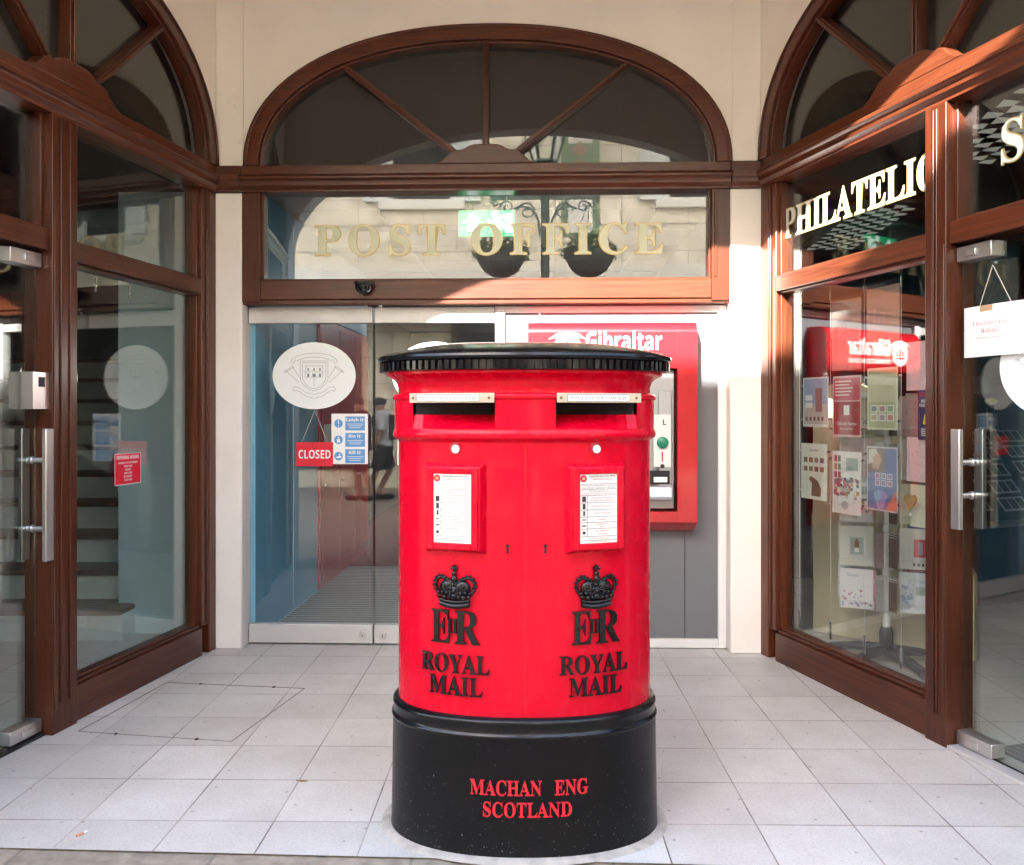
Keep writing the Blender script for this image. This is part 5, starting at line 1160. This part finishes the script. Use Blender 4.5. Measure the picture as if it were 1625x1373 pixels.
# lamp post with hanging baskets
LPm = mat('lamp_green', (.045, .07, .06), .4)
lp = thing('street_lamp', 'dark ornate street lamp with lantern, mirrored in the transom', 'street lamp', 'C', (.374, -6.28, 0))
m = MB().use(LPm); m.lathe([(.14, 0), (.14, .5), (.09, .6), (.075, 1.4), (.095, 1.43), (.06, 1.48), (.055, 4.4), (.085, 4.45), (.06, 4.5), (.05, 4.62)], (0, 0, 0), 16); part('post', m, lp)
m = MB().use(LPm)
for k in range(6):
    t = k * math.pi / 3; c, s = math.cos(t), math.sin(t); m.tube([(.15 * c, .15 * s, 4.62), (.33 * c, .33 * s, 5.15)], .016, 6)
m.lathe([(.36, 5.15), (.37, 5.19), (.20, 5.36), (.08, 5.42), (.05, 5.5), (.01, 5.6)], (0, 0, 0), 6); m.lathe([(.17, 4.6), (.16, 4.63)], (0, 0, 0), 6); ln = part('lantern', m, lp)
m = MB().use(GD); m.lathe([(.14, 4.64), (.315, 5.14)], (0, 0, 0), 6); part('lantern_glass', m, ln, 0, 0)
m = MB().use(LPm); m.box(-.72, .72, -.02, .02, 4.13, 4.17)
for g in (-1, 1):
    m.tube([(g * (.07 + .0), 0, 3.65)] + [(g * (.30 - .22 * math.cos(a)), 0, 3.72 + .30 * math.sin(a) * .9 + .05) for a in [i * .2618 for i in range(9)]], .014, 6)
    for cx, cz, r in ((.24, 3.97, .13), (.5, 4.03, .09), (.66, 4.08, .05)): m.tube([(g * (cx + r * (1 - i / 26) * math.cos(i * .4)), 0, cz + r * (1 - i / 26) * math.sin(i * .4)) for i in range(22)], .012, 5)
    for i in range(9): m.box(g * (.12 + .07 * i) - .012, g * (.12 + .07 * i) + .012, -.01, .01, 4.17, 4.205)
part('bracket', m, lp)
for g in (-1, 1):
    hb = thing('hanging_basket', ('dark hanging flower basket left of the street lamp post', 'dark hanging flower basket right of the street lamp post')[(g + 1) // 2], 'hanging basket', 'C', (.374 + g * .58, -6.28, 3.12), group='hanging baskets on the street lamp')
    m = MB().use(mat('basket_dark', (.075, .085, .08), .6)); m.lathe([(.12, 0), (.22, .06), (.31, .2), (.34, .33), (.32, .33)], (0, 0, 0), 20); part('bowl', m, hb)
    m = MB().use(BLACK)
    for k in range(3): t = k * 2.094 + .4; m.tube([(.33 * math.cos(t), .33 * math.sin(t), .33), (0, 0, .97)], .006, 5)
    part('chain', m, hb)
    m = MB().use(mat('leaf_green', (.06, .11, .03), .6)); rr = random.Random(3 + g)
    for k in range(900):
        a, rd = rr.uniform(0, 6.283), .38 * math.sqrt(rr.random()); p = Vector((rd * math.cos(a), rd * math.sin(a), .30 + rr.uniform(0, .30) * (1 - rd / .6) - (.12 * rr.random() if rd > .27 else 0))); d = Vector((rr.uniform(-1, 1), rr.uniform(-1, 1), rr.uniform(0, 1))).normalized() * .045; e = d.orthogonal().normalized() * .016
        m.add([p, p + d * .5 + e, p + d, p + d * .5 - e], [(0, 1, 2, 3)])
    part('foliage', m, hb, 0, 0)
# two passers-by, mirrored in the left door
def person(x, y, shirt, shorts, lab, bag, ph):
    root = thing('person', lab, 'person', 'C', (x, y, 0), rz=-90)     # walks towards the left of the picture; local +y is ahead... faces -x
    SK = mat('skin', (.42, .24, .17), .6)
    me = bpy.data.meshes.new('body')
    V = [(0, 0, .86), (0, 0, 1.05), (0, -.01, 1.24), (0, -.03, 1.34), (0, -.05, 1.42), (0, -.06, 1.50),
         (.17, 0, 1.27), (.21, .03, 1.02), (.20, -.10, .82), (.20, -.13, .74), (-.17, 0, 1.27), (-.21, .02, 1.02), (-.19, -.10, .84), (-.19, -.14, .76),
         (.09, 0, .80), (.09, -.10 * ph, .46), (.09, .04 * ph - .06, .09), (.09, -.14 * ph - .06, .04), (-.09, 0, .80), (-.09, .08 * ph, .46), (-.09, .20 * ph, .12), (-.09, .08 * ph, .04)]
    E = [(0, 1), (1, 2), (2, 3), (3, 4), (4, 5), (2, 6), (6, 7), (7, 8), (8, 9), (2, 10), (10, 11), (11, 12), (12, 13), (0, 14), (14, 15), (15, 16), (16, 17), (0, 18), (18, 19), (19, 20), (20, 21)]
    RD = [.13, .13, .12, .055, .085, .075, .055, .042, .034, .03, .055, .042, .034, .03, .08, .055, .04, .035, .08, .055, .04, .035]
    me.from_pydata(V, E, []); o = bpy.data.objects.new('body', me); col.objects.link(o); o.parent = root; me.materials.append(SK)
    sm = o.modifiers.new('skin', 'SKIN'); sv = me.skin_vertices[0].data
    for i, r in enumerate(RD): sv[i].radius = (r, r * (.75 if i < 3 else 1)); sv[i].use_root = (i == 0)
    ss_ = o.modifiers.new('smooth', 'SUBSURF'); ss_.levels = 1; ss_.render_levels = 2
    cl = MB().use(shirt); cl.tube([(0, 0, .82), (0, 0, .95), (0, 0, 1.1), (0, -.01, 1.24), (0, -.02, 1.33), (0, -.025, 1.36)], [.165, .16, .165, .175, .13, .07], 16, flat=1.1)
    for g, e in ((1, (.215, .03, 1.06)), (-1, (-.215, .02, 1.06))): cl.tube([(g * .12, 0, 1.29), (g * .175, 0, 1.25), e], [.075, .072, .07], 10)
    part('shirt', cl, root)
    cl = MB().use(shorts); cl.tube([(0, 0, .88), (0, 0, .76)], [.16, .165], 16)
    cl.tube([(.085, 0, .84), (.09, -.05 * ph, .62), (.09, -.09 * ph, .47)], [.10, .098, .098], 12); cl.tube([(-.085, 0, .84), (-.09, .04 * ph, .62), (-.09, .075 * ph, .47)], [.10, .098, .098], 12); part('shorts', cl, root)
    cl = MB().use(BLACK); cl.ball((.09, -.10 * ph - .05, .04), .05, .12, .045); cl.ball((-.09, .13 * ph, .05), .05, .12, .045); part('shoes', cl, root)
    cl = MB().use(INK); cl.ball((0, -.055, 1.495), .098, .105, .075); cl.prism_xy([(.08 * math.cos(a), -.12 - .10 * math.sin(a)) for a in [i * math.pi / 8 for i in range(9)]], 1.478, 1.49); part('cap', cl, root)
    if bag: cl = MB().use(BLACK); cl.box(-.14, .14, .11, .26, .92, 1.30); part('backpack', cl, root, .03)
    return root
person(-2.40, -7.75, mat('shirt_dark', (.02, .02, .025), .8), mat('shorts_dark', (.02, .022, .03), .8), 'person in dark cap and dark shirt walking past, mirrored in the door', False, 1)
person(-2.10, -7.95, mat('shirt_grey', (.45, .45, .47), .8), mat('shorts_dark', (.02, .022, .03), .8), 'person in dark cap, pale shirt and backpack, mirrored in the door', True, -1)
